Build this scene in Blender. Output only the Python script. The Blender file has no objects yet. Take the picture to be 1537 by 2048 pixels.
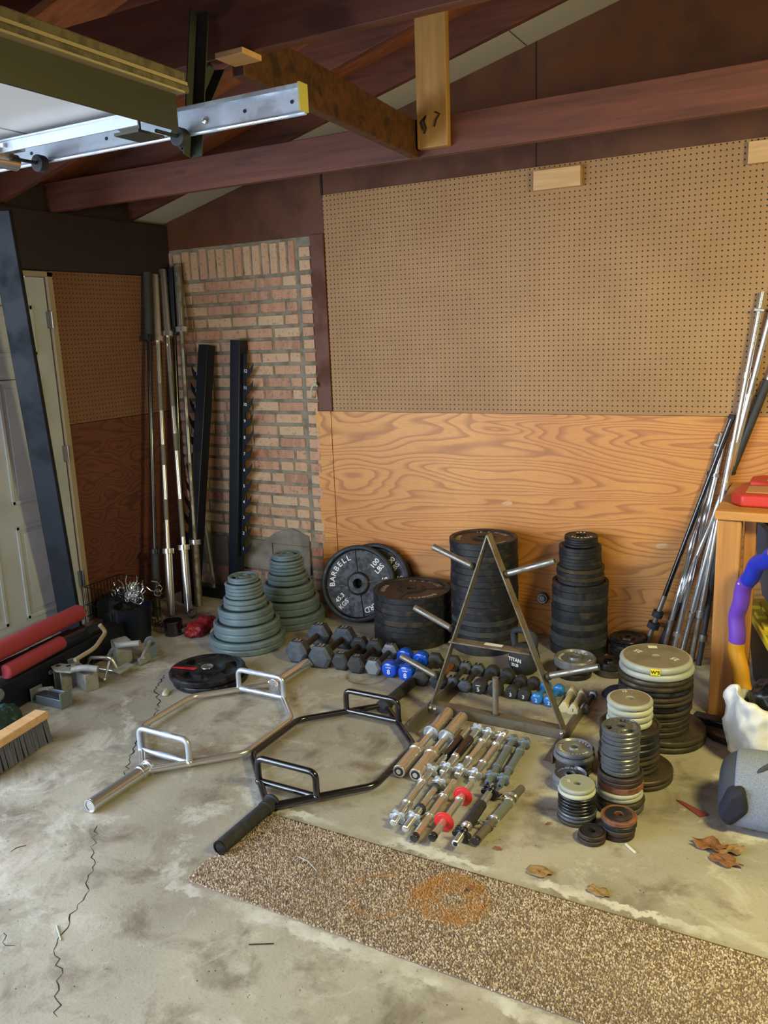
import bpy, bmesh, math, random
from math import sin, cos, pi, radians, sqrt, atan2
from mathutils import Vector as V, Matrix as MX
random.seed(7)
S = bpy.context.scene
COL = S.collection
# ---------------------------------------------------------------- camera
cam_d = bpy.data.cameras.new('camera'); cam = bpy.data.objects.new('camera', cam_d); COL.objects.link(cam)
cam_d.sensor_fit = 'VERTICAL'; cam_d.sensor_height = 36.0; cam_d.lens = 36.0*1655.32/2048.0; cam_d.clip_start = .02
cam.matrix_world = MX(((0.880651,-0.068163,0.468837,3.84120),(0.472229,0.205926,-0.857084,-4.23034),(-0.038125,0.976191,0.213537,1.67628),(0,0,0,1)))
S.camera = cam
# ---------------------------------------------------------------- light
S.view_settings.view_transform = 'Standard'; S.view_settings.look = 'None'
S.view_settings.gamma = 1; S.view_settings.use_curve_mapping = False
S.view_settings.exposure = 0.5
W = bpy.data.worlds.new('world'); S.world = W; W.use_nodes = True
bg = W.node_tree.nodes['Background']; bg.inputs[0].default_value = (.62, .74, 1, 1); bg.inputs[1].default_value = 1.0
def area(name, loc, target, sx, sy, e, col):
    d = bpy.data.lights.new(name, 'AREA'); d.shape = 'RECTANGLE'; d.size = sx; d.size_y = sy; d.energy = e; d.color = col
    o = bpy.data.objects.new(name, d); COL.objects.link(o); o.location = loc
    o.rotation_euler = (V(target)-V(loc)).to_track_quat('-Z', 'Y').to_euler()
    return o
area('daylight_garage_opening', (.1, -4.55, 1.2), (3.0, -3.2, .6), 3.4, 2.1, 155, (.70, .84, 1))
area('daylight_front_opening', (2.2, -7.9, 1.5), (3.2, 0, 1.0), 3.2, 2.2, 36, (1, .96, .92))
area('warm_ceiling_lamp', (4.7, -2.1, 2.15), (3.3, -1.3, .0), .4, .4, 46, (1, .88, .34))
# ---------------------------------------------------------------- helpers
def lin(h):
    h = h.lstrip('#'); c = [int(h[i:i+2], 16)/255 for i in (0, 2, 4)]
    return tuple((x/12.92 if x <= .04045 else ((x+.055)/1.055)**2.4) for x in c)+(1,)
def nodes(name):
    m = bpy.data.materials.new(name); m.use_nodes = True
    nt = m.node_tree; return m, nt, nt.nodes['Principled BSDF']
def N(nt, t, **k):
    n = nt.nodes.new(t)
    for a, b in k.items():
        if a.startswith('i_'):
            key = a[2:]; n.inputs[int(key) if key.isdigit() else key].default_value = b
        else: setattr(n, a, b)
    return n
def ramp(nt, fac, stops, interp='LINEAR'):
    r = N(nt, 'ShaderNodeValToRGB'); r.color_ramp.interpolation = interp
    e = r.color_ramp.elements
    while len(e) < len(stops): e.new(.5)
    for i, (p, c) in enumerate(stops):
        e[i].position = p; e[i].color = c if len(c) == 4 else tuple(c)+(1,)
    nt.links.new(fac, r.inputs[0]); return r.outputs[0]
def mixc(nt, a, b, fac, mode='MIX'):
    m = N(nt, 'ShaderNodeMix', data_type='RGBA', blend_type=mode)
    for s, v in ((6, a), (7, b), (0, fac)):
        if hasattr(v, 'links'): nt.links.new(v, m.inputs[s])
        else: m.inputs[s].default_value = v
    return m.outputs[2]
def math_(nt, op, a, b=0, c=None, clamp=False):
    m = N(nt, 'ShaderNodeMath', operation=op, use_clamp=clamp)
    for i, v in enumerate((a, b) if c is None else (a, b, c)):
        if hasattr(v, 'links'): nt.links.new(v, m.inputs[i])
        else: m.inputs[i].default_value = v
    return m.outputs[0]
def coords(nt, scale=(1, 1, 1), world=False):
    t = N(nt, 'ShaderNodeNewGeometry').outputs['Position'] if world else N(nt, 'ShaderNodeTexCoord').outputs['Object']
    mp = N(nt, 'ShaderNodeMapping'); mp.inputs['Scale'].default_value = scale
    nt.links.new(t, mp.inputs[0]); return mp.outputs[0]
def noise(nt, vec, scale, detail=3, rough=.55, dist=0, rnd=True):
    n = N(nt, 'ShaderNodeTexNoise', noise_dimensions='4D' if rnd else '3D')
    n.inputs['Scale'].default_value = scale; n.inputs['Detail'].default_value = detail
    n.inputs['Roughness'].default_value = rough; n.inputs['Distortion'].default_value = dist
    nt.links.new(vec, n.inputs['Vector'])
    if rnd:
        oi = N(nt, 'ShaderNodeObjectInfo'); nt.links.new(math_(nt, 'MULTIPLY', oi.outputs['Random'], 37.), n.inputs['W'])
    return n.outputs[0]
def bump(nt, p, h, strength=.3, dist=.002):
    b = N(nt, 'ShaderNodeBump'); b.inputs['Strength'].default_value = strength; b.inputs['Distance'].default_value = dist
    nt.links.new(h, b.inputs['Height']); nt.links.new(b.outputs[0], p.inputs['Normal'])
def mat(name, c, rough=.5, metal=0, c2=None, ns=25, thr=(.45, .62), bs=0, bst=.3, bd=.001, spec=None, coat=0):
    m, nt, p = nodes(name)
    p.inputs['Base Color'].default_value = lin(c); p.inputs['Roughness'].default_value = rough; p.inputs['Metallic'].default_value = metal
    if spec is not None: p.inputs['Specular IOR Level'].default_value = spec
    if coat: p.inputs['Coat Weight'].default_value = coat
    vec = coords(nt)
    if c2:
        f = ramp(nt, noise(nt, vec, ns, 4), [(thr[0], (0, 0, 0)), (thr[1], (1, 1, 1))])
        nt.links.new(mixc(nt, lin(c), lin(c2), f), p.inputs['Base Color'])
        nt.links.new(math_(nt, 'MULTIPLY_ADD', f, .25*(1 if rough < .6 else -.1), rough), p.inputs['Roughness'])
        if metal > .5: nt.links.new(math_(nt, 'MULTIPLY_ADD', f, -.5, metal), p.inputs['Metallic'])
    if bs: bump(nt, p, noise(nt, vec, bs, 3), bst, bd)
    return m
def ply_mat(name, light, mid, dark, sx=1.0, swap=False, freq=9.0, world=True):
    m, nt, p = nodes(name); p.inputs['Roughness'].default_value = .5
    s = (.45, 1, 2.6) if not swap else (2.6, .45, .45)
    v = coords(nt, s, world)
    n = noise(nt, v, 1.15*sx, 2.2, .5, .25, rnd=False)
    f = math_(nt, 'FRACT', math_(nt, 'MULTIPLY', n, freq*2.4))
    line = ramp(nt, f, [(0, (0, 0, 0)), (.5, (.08, .08, .08)), (.8, (.9, .9, .9)), (.9, (1, 1, 1)), (1, (0, 0, 0))])
    fine = noise(nt, coords(nt, (3, 3, 60), world), 6, 2, .5, 0, rnd=False)
    big = noise(nt, coords(nt, (1, 1, 1), world), 1.3, 2, .5, 0, rnd=False)
    c = mixc(nt, lin(light), lin(mid), ramp(nt, big, [(.35, (0, 0, 0)), (.65, (1, 1, 1))]))
    c = mixc(nt, c, lin(dark), math_(nt, 'MULTIPLY', line, .58))
    c = mixc(nt, c, lin(dark), ramp(nt, fine, [(.45, (0, 0, 0)), (.8, (.35, .35, .35))]))
    nt.links.new(c, p.inputs['Base Color']); bump(nt, p, fine, .12, .002)
    return m
def wood_mat(name, c, dark, axis=0, rough=.6, knots=True):
    m, nt, p = nodes(name); p.inputs['Roughness'].default_value = rough
    s = [14, 14, 14]; s[axis] = .9
    n = noise(nt, coords(nt, tuple(s)), 2.2, 4, .6, .6)
    k = noise(nt, coords(nt, tuple(3 if i == axis else 7 for i in range(3))), 1.5, 1)
    c1 = mixc(nt, lin(c), lin(dark), ramp(nt, n, [(.35, (0, 0, 0)), (.75, (1, 1, 1))]))
    if knots: c1 = mixc(nt, c1, lin(dark), ramp(nt, k, [(.66, (0, 0, 0)), (.74, (.9, .9, .9))]))
    nt.links.new(c1, p.inputs['Base Color']); bump(nt, p, n, .15, .002)
    return m
def peg_mat(name, c, c2, ax):
    m, nt, p = nodes(name); p.inputs['Roughness'].default_value = .65
    pos = N(nt, 'ShaderNodeNewGeometry').outputs['Position']
    sp = N(nt, 'ShaderNodeSeparateXYZ'); nt.links.new(pos, sp.inputs[0])
    def g(o): return math_(nt, 'SUBTRACT', math_(nt, 'FRACT', math_(nt, 'DIVIDE', math_(nt, 'ADD', o, 10.0), .0254)), .5)
    a, b = g(sp.outputs[ax]), g(sp.outputs[2])
    d = math_(nt, 'SQRT', math_(nt, 'ADD', math_(nt, 'MULTIPLY', a, a), math_(nt, 'MULTIPLY', b, b)))
    h = ramp(nt, d, [(.12, (1, 1, 1)), (.16, (0, 0, 0))])
    v = coords(nt)
    base = mixc(nt, lin(c), lin(c2), ramp(nt, noise(nt, v, 2.2, 5, .6), [(.35, (0, 0, 0)), (.7, (1, 1, 1))]))
    base = mixc(nt, base, lin(c2), ramp(nt, noise(nt, v, 240, 2), [(.45, (0, 0, 0)), (.8, (.8, .8, .8))]))
    base = mixc(nt, base, lin('#3a1c12'), ramp(nt, noise(nt, v, 7, 4, .6), [(.72, (0, 0, 0)), (.76, (.8, .8, .8))]))
    nt.links.new(mixc(nt, base, lin('#0d0502'), h), p.inputs['Base Color'])
    bump(nt, p, math_(nt, 'SUBTRACT', 1, h), .6, .004)
    return m

class MB:
    def __init__(s): s.v = []; s.f = []; s.tone = []
    def add(s, vs, fs, M=None, tone=None):
        b = len(s.v)
        for p in vs: s.v.append((M @ V(p)) if M else V(p))
        for f in fs:
            s.f.append([b+i for i in f]); s.tone.append(tone)
        return s
    def box(s, x0, x1, y0, y1, z0, z1, M=None, tone=None):
        vs = [(x, y, z) for z in (z0, z1) for y in (y0, y1) for x in (x0, x1)]
        return s.add(vs, [(0, 2, 3, 1), (4, 5, 7, 6), (0, 1, 5, 4), (2, 6, 7, 3), (0, 4, 6, 2), (1, 3, 7, 5)], M, tone)
    def beam(s, a, b, w, h, up=(0, 0, 1)):      # box from a to b; w sideways, h along up
        a, b = V(a), V(b); L = (b-a).length
        return s.box(0, L, -w/2, w/2, -h/2, h/2, frame(a, b-a, up))
    def lathe(s, prof, n=48, M=None, closed=True, tone=None):
        vs = []; fs = []; m = len(prof)
        for k in range(n):
            a = 2*pi*k/n
            for r, z in prof: vs.append((r*cos(a), r*sin(a), z))
        for k in range(n):
            k2 = (k+1) % n
            for i in range(m if closed else m-1):
                j = (i+1) % m
                fs.append((k*m+i, k2*m+i, k2*m+j, k*m+j))
        return s.add(vs, fs, M, tone)
    def cyl(s, a, b, r, r2=None, n=20, cap=True, hole=0):
        a, b = V(a), V(b); L = (b-a).length; r2 = r if r2 is None else r2
        M = frame(a, b-a, None)
        vs = []; fs = []
        for k in range(n):
            t = 2*pi*k/n; vs += [(0, r*cos(t), r*sin(t)), (L, r2*cos(t), r2*sin(t))]
        for k in range(n):
            q = (k+1) % n; fs.append((2*k, 2*q, 2*q+1, 2*k+1))
        if hole:
            for k in range(n):
                t = 2*pi*k/n; vs += [(0, hole*cos(t), hole*sin(t)), (L, hole*cos(t), hole*sin(t))]
            o = 2*n
            for k in range(n):
                q = (k+1) % n
                fs += [(o+2*q, o+2*k, o+2*k+1, o+2*q+1), (2*q, 2*k, o+2*k, o+2*q), (2*k+1, 2*q+1, o+2*q+1, o+2*k+1)]
        elif cap:
            fs.append([2*k for k in range(n)][::-1]); fs.append([2*k+1 for k in range(n)])
        return s.add(vs, fs, M)
    def tube(s, pts, r, n=12, closed=False, fil=0, fs_=5, rf=None):
        P = [V(p) for p in pts]
        if fil: P = fillet(P, fil, fs_, closed)
        m = len(P); vs = []; fs = []
        up = None
        for i, p in enumerate(P):
            if closed: t = (P[(i+1) % m]-P[i-1])
            else: t = (P[min(i+1, m-1)]-P[max(i-1, 0)])
            t.normalize()
            if up is None: up = V((0, 0, 1)) if abs(t.z) < .9 else V((1, 0, 0))
            sd = t.cross(up).normalized(); up = sd.cross(t).normalized()
            rr = rf(i/(m-1)) if rf else r
            for k in range(n):
                a = 2*pi*k/n; vs.append(p+sd*rr*cos(a)+up*rr*sin(a))
        for i in range(m if closed else m-1):
            j = (i+1) % m
            for k in range(n):
                q = (k+1) % n; fs.append((i*n+k, j*n+k, j*n+q, i*n+q))
        if not closed: fs.append(list(range(n))[::-1][::-1]); fs.append([(m-1)*n+k for k in range(n)][::-1])
        return s.add(vs, fs)
    def prism(s, poly, z0, z1, M=None):
        n = len(poly)
        vs = [(x, y, z0) for x, y in poly]+[(x, y, z1) for x, y in poly]
        fs = [list(range(n))[::-1], [n+i for i in range(n)]]
        fs += [(i, (i+1) % n, n+(i+1) % n, n+i) for i in range(n)]
        return s.add(vs, fs, M)
    def ball(s, c, r, n=20, m=12, sc=(1, 1, 1), M=None):
        vs = []; fs = []
        for j in range(m+1):
            t = pi*j/m
            for k in range(n):
                a = 2*pi*k/n
                vs.append((c[0]+r*sc[0]*sin(t)*cos(a), c[1]+r*sc[1]*sin(t)*sin(a), c[2]+r*sc[2]*cos(t)))
        for j in range(m):
            for k in range(n):
                q = (k+1) % n; fs.append((j*n+k, (j+1)*n+k, (j+1)*n+q, j*n+q))
        return s.add(vs, fs, M)
    def text(s, txt, size, M, depth=.0006, align='CENTER'):
        vs, fs = text_geo(txt, size, depth, align); return s.add(vs, fs, M)
    def arc_text(s, txt, size, R, a_mid, step, M, depth=.001, inward=False):
        n = len(txt)
        for i, ch in enumerate(txt):
            if ch == ' ': continue
            if inward: a = a_mid+(i-(n-1)/2)*step; rot = a+pi/2
            else: a = a_mid-(i-(n-1)/2)*step; rot = a-pi/2
            s.text(ch, size, M @ MX.Translation((R*cos(a), R*sin(a), 0)) @ MX.Rotation(rot, 4, 'Z'), depth)
        return s
    def build(s, name, m, parent=None, world=False, bevel=0, ang=32, seg=2):
        me = bpy.data.meshes.new(name); me.from_pydata([tuple(v) for v in s.v], [], s.f)
        bm = bmesh.new(); bm.from_mesh(me); bmesh.ops.remove_doubles(bm, verts=bm.verts, dist=1e-6)
        bmesh.ops.recalc_face_normals(bm, faces=bm.faces)
        for f in bm.faces: f.smooth = True
        bm.to_mesh(me); bm.free()
        me.set_sharp_from_angle(angle=radians(ang))
        if any(t is not None for t in s.tone) and len(me.polygons) == len(s.tone):
            at = me.attributes.new('tone', 'FLOAT_COLOR', 'FACE') if False else me.attributes.new('tone', 'FLOAT', 'FACE')
            at.data.foreach_set('value', [t or 0. for t in s.tone])
        me.materials.append(m)
        o = bpy.data.objects.new(name, me); COL.objects.link(o)
        if parent:
            o.parent = parent
            if world: o.matrix_parent_inverse = parent.matrix_basis.inverted()
        if bevel:
            b = o.modifiers.new('bevel', 'BEVEL'); b.width = bevel; b.segments = seg; b.limit_method = 'ANGLE'; b.angle_limit = radians(40)
        return o
_tc = {}
def text_geo(txt, size, depth, align='CENTER'):
    k = (txt, round(size, 5), depth, align)
    if k not in _tc:
        cu = bpy.data.curves.new('t', 'FONT'); cu.body = txt; cu.size = size; cu.extrude = depth; cu.align_x = align; cu.align_y = 'CENTER'; cu.resolution_u = 3
        cu.offset = size*.012
        ob = bpy.data.objects.new('t', cu); COL.objects.link(ob)
        dg = bpy.context.evaluated_depsgraph_get(); me = bpy.data.meshes.new_from_object(ob.evaluated_get(dg))
        _tc[k] = ([tuple(v.co) for v in me.vertices], [tuple(p.vertices) for p in me.polygons])
        bpy.data.objects.remove(ob); bpy.data.curves.remove(cu); bpy.data.meshes.remove(me)
    return _tc[k]
def frame(o, x, up=(0, 0, 1)):
    x = V(x).normalized()
    if up is None: up = (0, 0, 1)
    u = V(up)
    if abs(x.dot(u.normalized())) > .999: u = V((0, 1, 0)) if abs(x.y) < .9 else V((1, 0, 0))
    y = u.cross(x).normalized(); z = x.cross(y)
    return MX(((x.x, y.x, z.x, o[0]), (x.y, y.y, z.y, o[1]), (x.z, y.z, z.z, o[2]), (0, 0, 0, 1)))
def fillet(P, r, n=5, closed=False):
    out = []; m = len(P)
    for i in range(m):
        if not closed and i in (0, m-1): out.append(P[i]); continue
        a, b, c = P[i-1], P[i], P[(i+1) % m]
        d1 = a-b; d2 = c-b; rr = min(r, d1.length*.48, d2.length*.48)
        p1 = b+d1.normalized()*rr; p2 = b+d2.normalized()*rr
        for k in range(n+1):
            t = k/n; out.append(p1*(1-t)**2+b*2*t*(1-t)+p2*t*t)
    return out
def tag(o, label, cat, group=None, kind=None):
    if label: o['label'] = label
    if cat: o['category'] = cat
    if group: o['group'] = group
    if kind: o['kind'] = kind
    return o
def thing(name, label, cat, loc=(0, 0, 0), rotz=0, group=None, M=None):
    o = bpy.data.objects.new(name, None); COL.objects.link(o); o.empty_display_size = .05
    if M is not None: o.matrix_basis = M
    else: o.location = loc; o.rotation_euler = (0, 0, rotz)
    return tag(o, label, cat, group)
def struct(o): o['kind'] = 'structure'; return o
def dup(root, M, label, group=None):
    r = root.copy(); COL.objects.link(r); r.matrix_basis = M; r['label'] = label
    if group: r['group'] = group
    for ch in list(root.children):
        c = ch.copy(); COL.objects.link(c); c.parent = r; c.matrix_parent_inverse = ch.matrix_parent_inverse.copy()
        for g in list(ch.children):
            d = g.copy(); COL.objects.link(d); d.parent = c
    return r
def carve(o, cutters):
    """cut the closed meshes in `cutters` out of o and keep the plain mesh"""
    tmp = []
    for cb in cutters:
        c = cb.build('cut', o.data.materials[0]); tmp.append(c)
        md = o.modifiers.new('b', 'BOOLEAN'); md.object = c; md.operation = 'DIFFERENCE'; md.solver = 'EXACT'
    dg = bpy.context.evaluated_depsgraph_get(); me = bpy.data.meshes.new_from_object(o.evaluated_get(dg))
    o.modifiers.clear(); o.data = me
    for p in me.polygons: p.use_smooth = True
    me.set_sharp_from_angle(angle=radians(32))
    for c in tmp: bpy.data.objects.remove(c)
    return o
ORD = ['top', 'second from the top', 'third from the top', 'fourth from the top', 'fifth from the top', 'sixth from the top', 'seventh from the top', 'eighth from the top', 'ninth from the top', 'tenth from the top', 'eleventh from the top', 'twelfth from the top', 'thirteenth from the top', 'fourteenth from the top', 'fifteenth from the top', 'sixteenth from the top', 'seventeenth from the top', 'eighteenth from the top', 'nineteenth from the top', 'twentieth from the top']
ORD += [w+' from the top' for w in ('twenty-first', 'twenty-second', 'twenty-third', 'twenty-fourth', 'twenty-fifth', 'twenty-sixth', 'twenty-seventh')]
# ---------------------------------------------------------------- materials
def floor_mat():
    m, nt, p = nodes('stained_concrete'); v = coords(nt)
    big = noise(nt, v, .9, 5, .6, .3, rnd=False); mid = noise(nt, v, 5, 6, .65, .4, rnd=False); fine = noise(nt, v, 90, 4, .6, rnd=False)
    c = mixc(nt, lin('#8d8679'), lin('#aea798'), ramp(nt, big, [(.35, (0, 0, 0)), (.62, (1, 1, 1))]))
    c = mixc(nt, c, lin('#6b5f50'), ramp(nt, mid, [(.5, (0, 0, 0)), (.68, (.8, .8, .8))]))
    c = mixc(nt, c, lin('#c6c2b8'), ramp(nt, noise(nt, v, 3.1, 8, .72, .5, rnd=False), [(.53, (0, 0, 0)), (.62, (.75, .75, .75))]))
    c = mixc(nt, c, lin('#8a5a3c'), ramp(nt, noise(nt, v, 2.3, 5, .6, 1, rnd=False), [(.64, (0, 0, 0)), (.74, (.4, .4, .4))]))
    c = mixc(nt, c, lin('#4a443b'), ramp(nt, fine, [(.6, (0, 0, 0)), (.8, (.6, .6, .6))]))
    # pits
    vo = N(nt, 'ShaderNodeTexVoronoi'); vo.inputs['Scale'].default_value = 26; nt.links.new(v, vo.inputs['Vector'])
    pit = ramp(nt, vo.outputs['Distance'], [(.04, (1, 1, 1)), (.09, (0, 0, 0))])
    c = mixc(nt, c, lin('#3b352c'), math_(nt, 'MULTIPLY', pit, ramp(nt, mid, [(.45, (0, 0, 0)), (.55, (.8, .8, .8))])))
    sp = N(nt, 'ShaderNodeSeparateXYZ'); nt.links.new(v, sp.inputs[0])
    x, y = sp.outputs[0], sp.outputs[1]
    def band(o, c0, w): # 1 inside |o-c0|<w
        return ramp(nt, math_(nt, 'ABSOLUTE', math_(nt, 'SUBTRACT', math_(nt, 'ADD', o, math_(nt, 'MULTIPLY', math_(nt, 'SUBTRACT', noise(nt, v, 14, 4, .7, 0, rnd=False), .5), .12)), c0)), [(w*.4, (1, 1, 1)), (w*.7, (0, 0, 0))])
    inx = ramp(nt, x, [(.0, (0, 0, 0)), (.001, (0, 0, 0))])
    gx = math_(nt, 'GREATER_THAN', x, 2.1)
    resid = math_(nt, 'MULTIPLY', gx, math_(nt, 'MAXIMUM', band(y, -2.06, .028), band(y, -2.55, .035)))
    c = mixc(nt, c, lin('#cfccc4'), math_(nt, 'MULTIPLY', resid, ramp(nt, noise(nt, v, 5, 5, .6, 0, rnd=False), [(.42, (.15, .15, .15)), (.58, (.95, .95, .95))])))
    # reddish ring stains left by rusty plates
    for (cx, cy, r, w, a) in ((1.889, -0.901, .1, .013, .6), (1.937, -1.132, .055, .012, .4)):
        dx = math_(nt, 'SUBTRACT', x, cx); dy = math_(nt, 'SUBTRACT', y, cy)
        d = math_(nt, 'SQRT', math_(nt, 'ADD', math_(nt, 'MULTIPLY', dx, dx), math_(nt, 'MULTIPLY', dy, dy)))
        rg = ramp(nt, math_(nt, 'ABSOLUTE', math_(nt, 'SUBTRACT', d, r)), [(.3*w, (1, 1, 1)), (w, (0, 0, 0))])
        c = mixc(nt, c, lin('#6d3620'), math_(nt, 'MULTIPLY', rg, math_(nt, 'MULTIPLY', ramp(nt, mid, [(.4, (.1, .1, .1)), (.6, (1, 1, 1))]), a)))
    nt.links.new(c, p.inputs['Base Color'])
    p.inputs['Specular IOR Level'].default_value = .35
    nt.links.new(math_(nt, 'MULTIPLY_ADD', mid, .3, .45), p.inputs['Roughness'])
    bump(nt, p, math_(nt, 'SUBTRACT', math_(nt, 'ADD', math_(nt, 'MULTIPLY', mid, 1.4), math_(nt, 'MULTIPLY', fine, .35)), pit), .45, .006)
    return m
M_floor = floor_mat()
M_crack = mat('crack_dirt', '#2a251f', .9)
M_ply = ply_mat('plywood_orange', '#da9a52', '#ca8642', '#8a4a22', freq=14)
M_ply_l = ply_mat('plywood_left_shaded', '#754636', '#693d30', '#3c1e18', sx=1.3, freq=11)  # aged plywood, darkened further: the left wall's shade is put into its colour
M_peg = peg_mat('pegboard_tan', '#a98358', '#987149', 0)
M_peg_l = peg_mat('pegboard_shaded', '#86604a', '#7a543e', 1)  # darker copy of the tan pegboard, left wall's shade painted into it
M_brown = mat('brown_paint', '#60361a', .55, c2='#4e2b1b', ns=3, bs=60, bst=.15)
M_brown_d = mat('dark_brown_header', '#2a2026', .5, c2='#2a1f24', ns=3, bs=50, bst=.15)
M_trim = mat('brown_trim', '#63351f', .55, c2='#56301c', ns=6)
M_raft = wood_mat('stained_rafter', '#6e3c2a', '#432218', 0)
M_raft_y = wood_mat('stained_brace', '#5a3418', '#2c180c', 0)
M_deck = wood_mat('roof_deck', '#9a5a34', '#6a3820', 0)
M_pine = wood_mat('new_pine', '#b28850', '#946a38', 2, .5)
M_pine_x = wood_mat('new_pine_block', '#d8b080', '#b98a58', 0, .5)
M_soffit = mat('grey_soffit', '#b4b0a2', .6, bs=40, bst=.1)
M_door = mat('door_paint', '#b6bec6', .45, c2='#abb2b8', ns=5)
M_casing = mat('door_casing_cream', '#a3937a', .55)
M_hinge = mat('hinge_steel', '#9a9da0', .3, 1)
M_galv = mat('galvanised_steel', '#c3c9d2', .38, .85, c2='#aab2be', ns=12)
M_strut = mat('olive_steel', '#3a382c', .45, .2)
M_strap = mat('dark_strap', '#3a3d39', .5, .3, bs=60)
M_gdoor = mat('garage_door_paint', '#c9c6c4', .5)
M_seal = mat('weathered_edge', '#6e6248', .7, c2='#4c4430', ns=40)
M_seal2 = mat('edge_light', '#b09f7c', .7)
M_black = mat('black_iron', '#1e2026', .45, .15, c2='#2c2a2a', ns=30, bs=140, bst=.2)
M_blackw = mat('worn_black_iron', '#232327', .5, .2, c2='#4a3c32', ns=14, thr=(.5, .7), bs=120, bst=.3)
M_blackg = mat('gloss_black_vinyl', '#16161a', .22, .1, c2='#26262a', ns=20)
M_slate = mat('dusty_black_iron', '#34373c', .55, .2, c2='#44423e', ns=20, bs=120, bst=.2)
M_grey = mat('blue_grey_iron', '#788a90', .34, .35, c2='#687a7e', ns=14, bs=140, bst=.15)
M_vinyl = mat('grey_vinyl', '#a3a69c', .45, c2='#97998c', ns=8)
M_vinyl2 = mat('pale_vinyl', '#b9bbaa', .5, c2='#a8aa98', ns=8)
M_silver = mat('silver_painted_iron', '#85868a', .35, .55, c2='#6a6a6c', ns=25, bs=120, bst=.3)
M_pewter = mat('pewter_iron', '#62666c', .35, .6, c2='#4c4e50', ns=22, bs=120, bst=.3)
M_rust = mat('rusty_iron', '#40302a', .6, .2, c2='#2a2422', ns=26, bs=90, bst=.5)
M_rusto = mat('orange_rust', '#85543a', .7, 0, c2='#5c3a2a', ns=30, bs=90, bst=.4)
M_bronze = mat('brown_dusty_iron', '#4a4130', .5, .35, c2='#332c22', ns=18, bs=100, bst=.3)
M_chrome = mat('chrome', '#eceef0', .17, .85)
M_chromew = mat('worn_chrome', '#dcd8d0', .24, .82)
M_rustch = mat('rust_specked_chrome', '#ddd4c8', .25, .8, c2='#a88a74', ns=45, thr=(.56, .85))
M_steel = mat('raw_steel', '#96928c', .36, .85, c2='#6e6054', ns=16)
M_steelr = mat('raw_flat_bar', '#86827a', .4, .7, c2='#645648', ns=14)
M_knurl = mat('knurled_grip', '#8f8a80', .6, .8, bs=900, bst=.8, bd=.0015)
M_gloss = mat('gloss_black_paint', '#0f1116', .2, 0, spec=.8, coat=.4)
M_bluebk = mat('navy_black_steel', '#0e1420', .4, .1)
M_blue_up = mat('dark_blue_upright', '#101c2c', .5, .1, c2='#0d1826', ns=6)
M_rubber = mat('black_rubber', '#26282c', .75, c2='#303238', ns=40, bs=200, bst=.3)
M_hexg = mat('grey_hex_iron', '#4a505a', .5, .3, c2='#5c5f66', ns=30, bs=120, bst=.3)
M_hexs = mat('silver_hex', '#8c9096', .45, .5)
M_bluev = mat('blue_vinyl', '#0f4fc8', .22, 0, coat=.5)
M_bluel = mat('light_blue_vinyl', '#2276cc', .3, 0, coat=.3)
M_cream = mat('cream_vinyl', '#c9c2a0', .5)
M_greyp = mat('grey_powder_coat', '#8e8e88', .5, c2='#7e7e78', ns=30)
M_bluegp = mat('blue_grey_coat', '#75808c', .4, .3)
M_white = mat('white_paint', '#e6e6e6', .6)
M_letter = mat('raised_letters', '#a39c8e', .5, .3)
M_red = mat('red_plastic', '#d22a2a', .4)
M_redf = mat('red_foam', '#9c3840', .85, bs=60, bst=.1)
M_bag_r = mat('red_bag', '#8c1820', .5, bs=20, bst=.5, bd=.01)
M_case = mat('drill_case_red', '#c2362c', .45)
M_tan = mat('case_label_board', '#c08a64', .7)
M_dark = mat('matte_black', '#0c0d10', .7)  # plain near-black for seams, hole discs, nails, print and dark cloth
M_cloth = mat('charcoal_fabric', '#3c3f49', .9, bs=300, bst=.3)
M_heath = mat('heather_grey_fabric', '#868ea4', .95, c2='#6c7488', ns=400, thr=(.4, .6), bs=400, bst=.3)
M_plastic = mat('white_plastic_bag', '#d8d9da', .45, bs=14, bst=.6, bd=.01)
M_navy = mat('navy_cloth', '#1e2030', .85)
M_yellow = mat('yellow_lid', '#c9b428', .45)
M_purple = mat('purple_foam', '#7a48c4', .55)
M_hblue = mat('blue_foam', '#2438c0', .5)
M_hyel = mat('amber_foam', '#e6a41c', .55)
M_tote = mat('grey_tote', '#4a5260', .45)
M_toteb = mat('black_tote', '#14151a', .4)
M_wood_b = wood_mat('bench_pine', '#c08848', '#9a6430', 2, .5)
M_wood_bx = wood_mat('bench_pine_x', '#c88f4c', '#a06a34', 0, .5)
M_brush = mat('grey_bristles', '#5c6070', .8)
M_leaf = mat('dry_leaf', '#8a5c38', .8, c2='#6b4228', ns=30, bs=60, bst=.6)
M_leaf2 = mat('tan_leaf', '#9a7a50', .8, c2='#7d5f3c', ns=30, bs=60, bst=.6)
M_green = mat('dark_green_mesh', '#1c3a3a', .8, c2='#5a7a80', ns=60, thr=(.6, .66))
M_stick = mat('yellow_sticker', '#e6d81e', .6)
M_label = mat('paper_label', '#ddd9cc', .6)
M_grey_grip = mat('grey_grip', '#6a706c', .6)
M_hook = mat('basket_wire', '#181210', .5, .3)
M_wire = M_hook
# ================================================================ STRUCTURE
XZ = MX(((1, 0, 0, 0), (0, 0, -1, 0), (0, 1, 0, 0), (0, 0, 0, 1)))      # local (a, b, c) -> (a, -c, b)
YZ = MX(((0, 0, 1, 0), (1, 0, 0, 0), (0, 1, 0, 0), (0, 0, 0, 1)))       # local (a, b, c) -> (c, a, b)
RZ = lambda x, d=0: 2.39+.252*x+d
o = struct(MB().box(-7, 6.6, -12, .1, -.1, 0).build('floor', M_floor))
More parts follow.
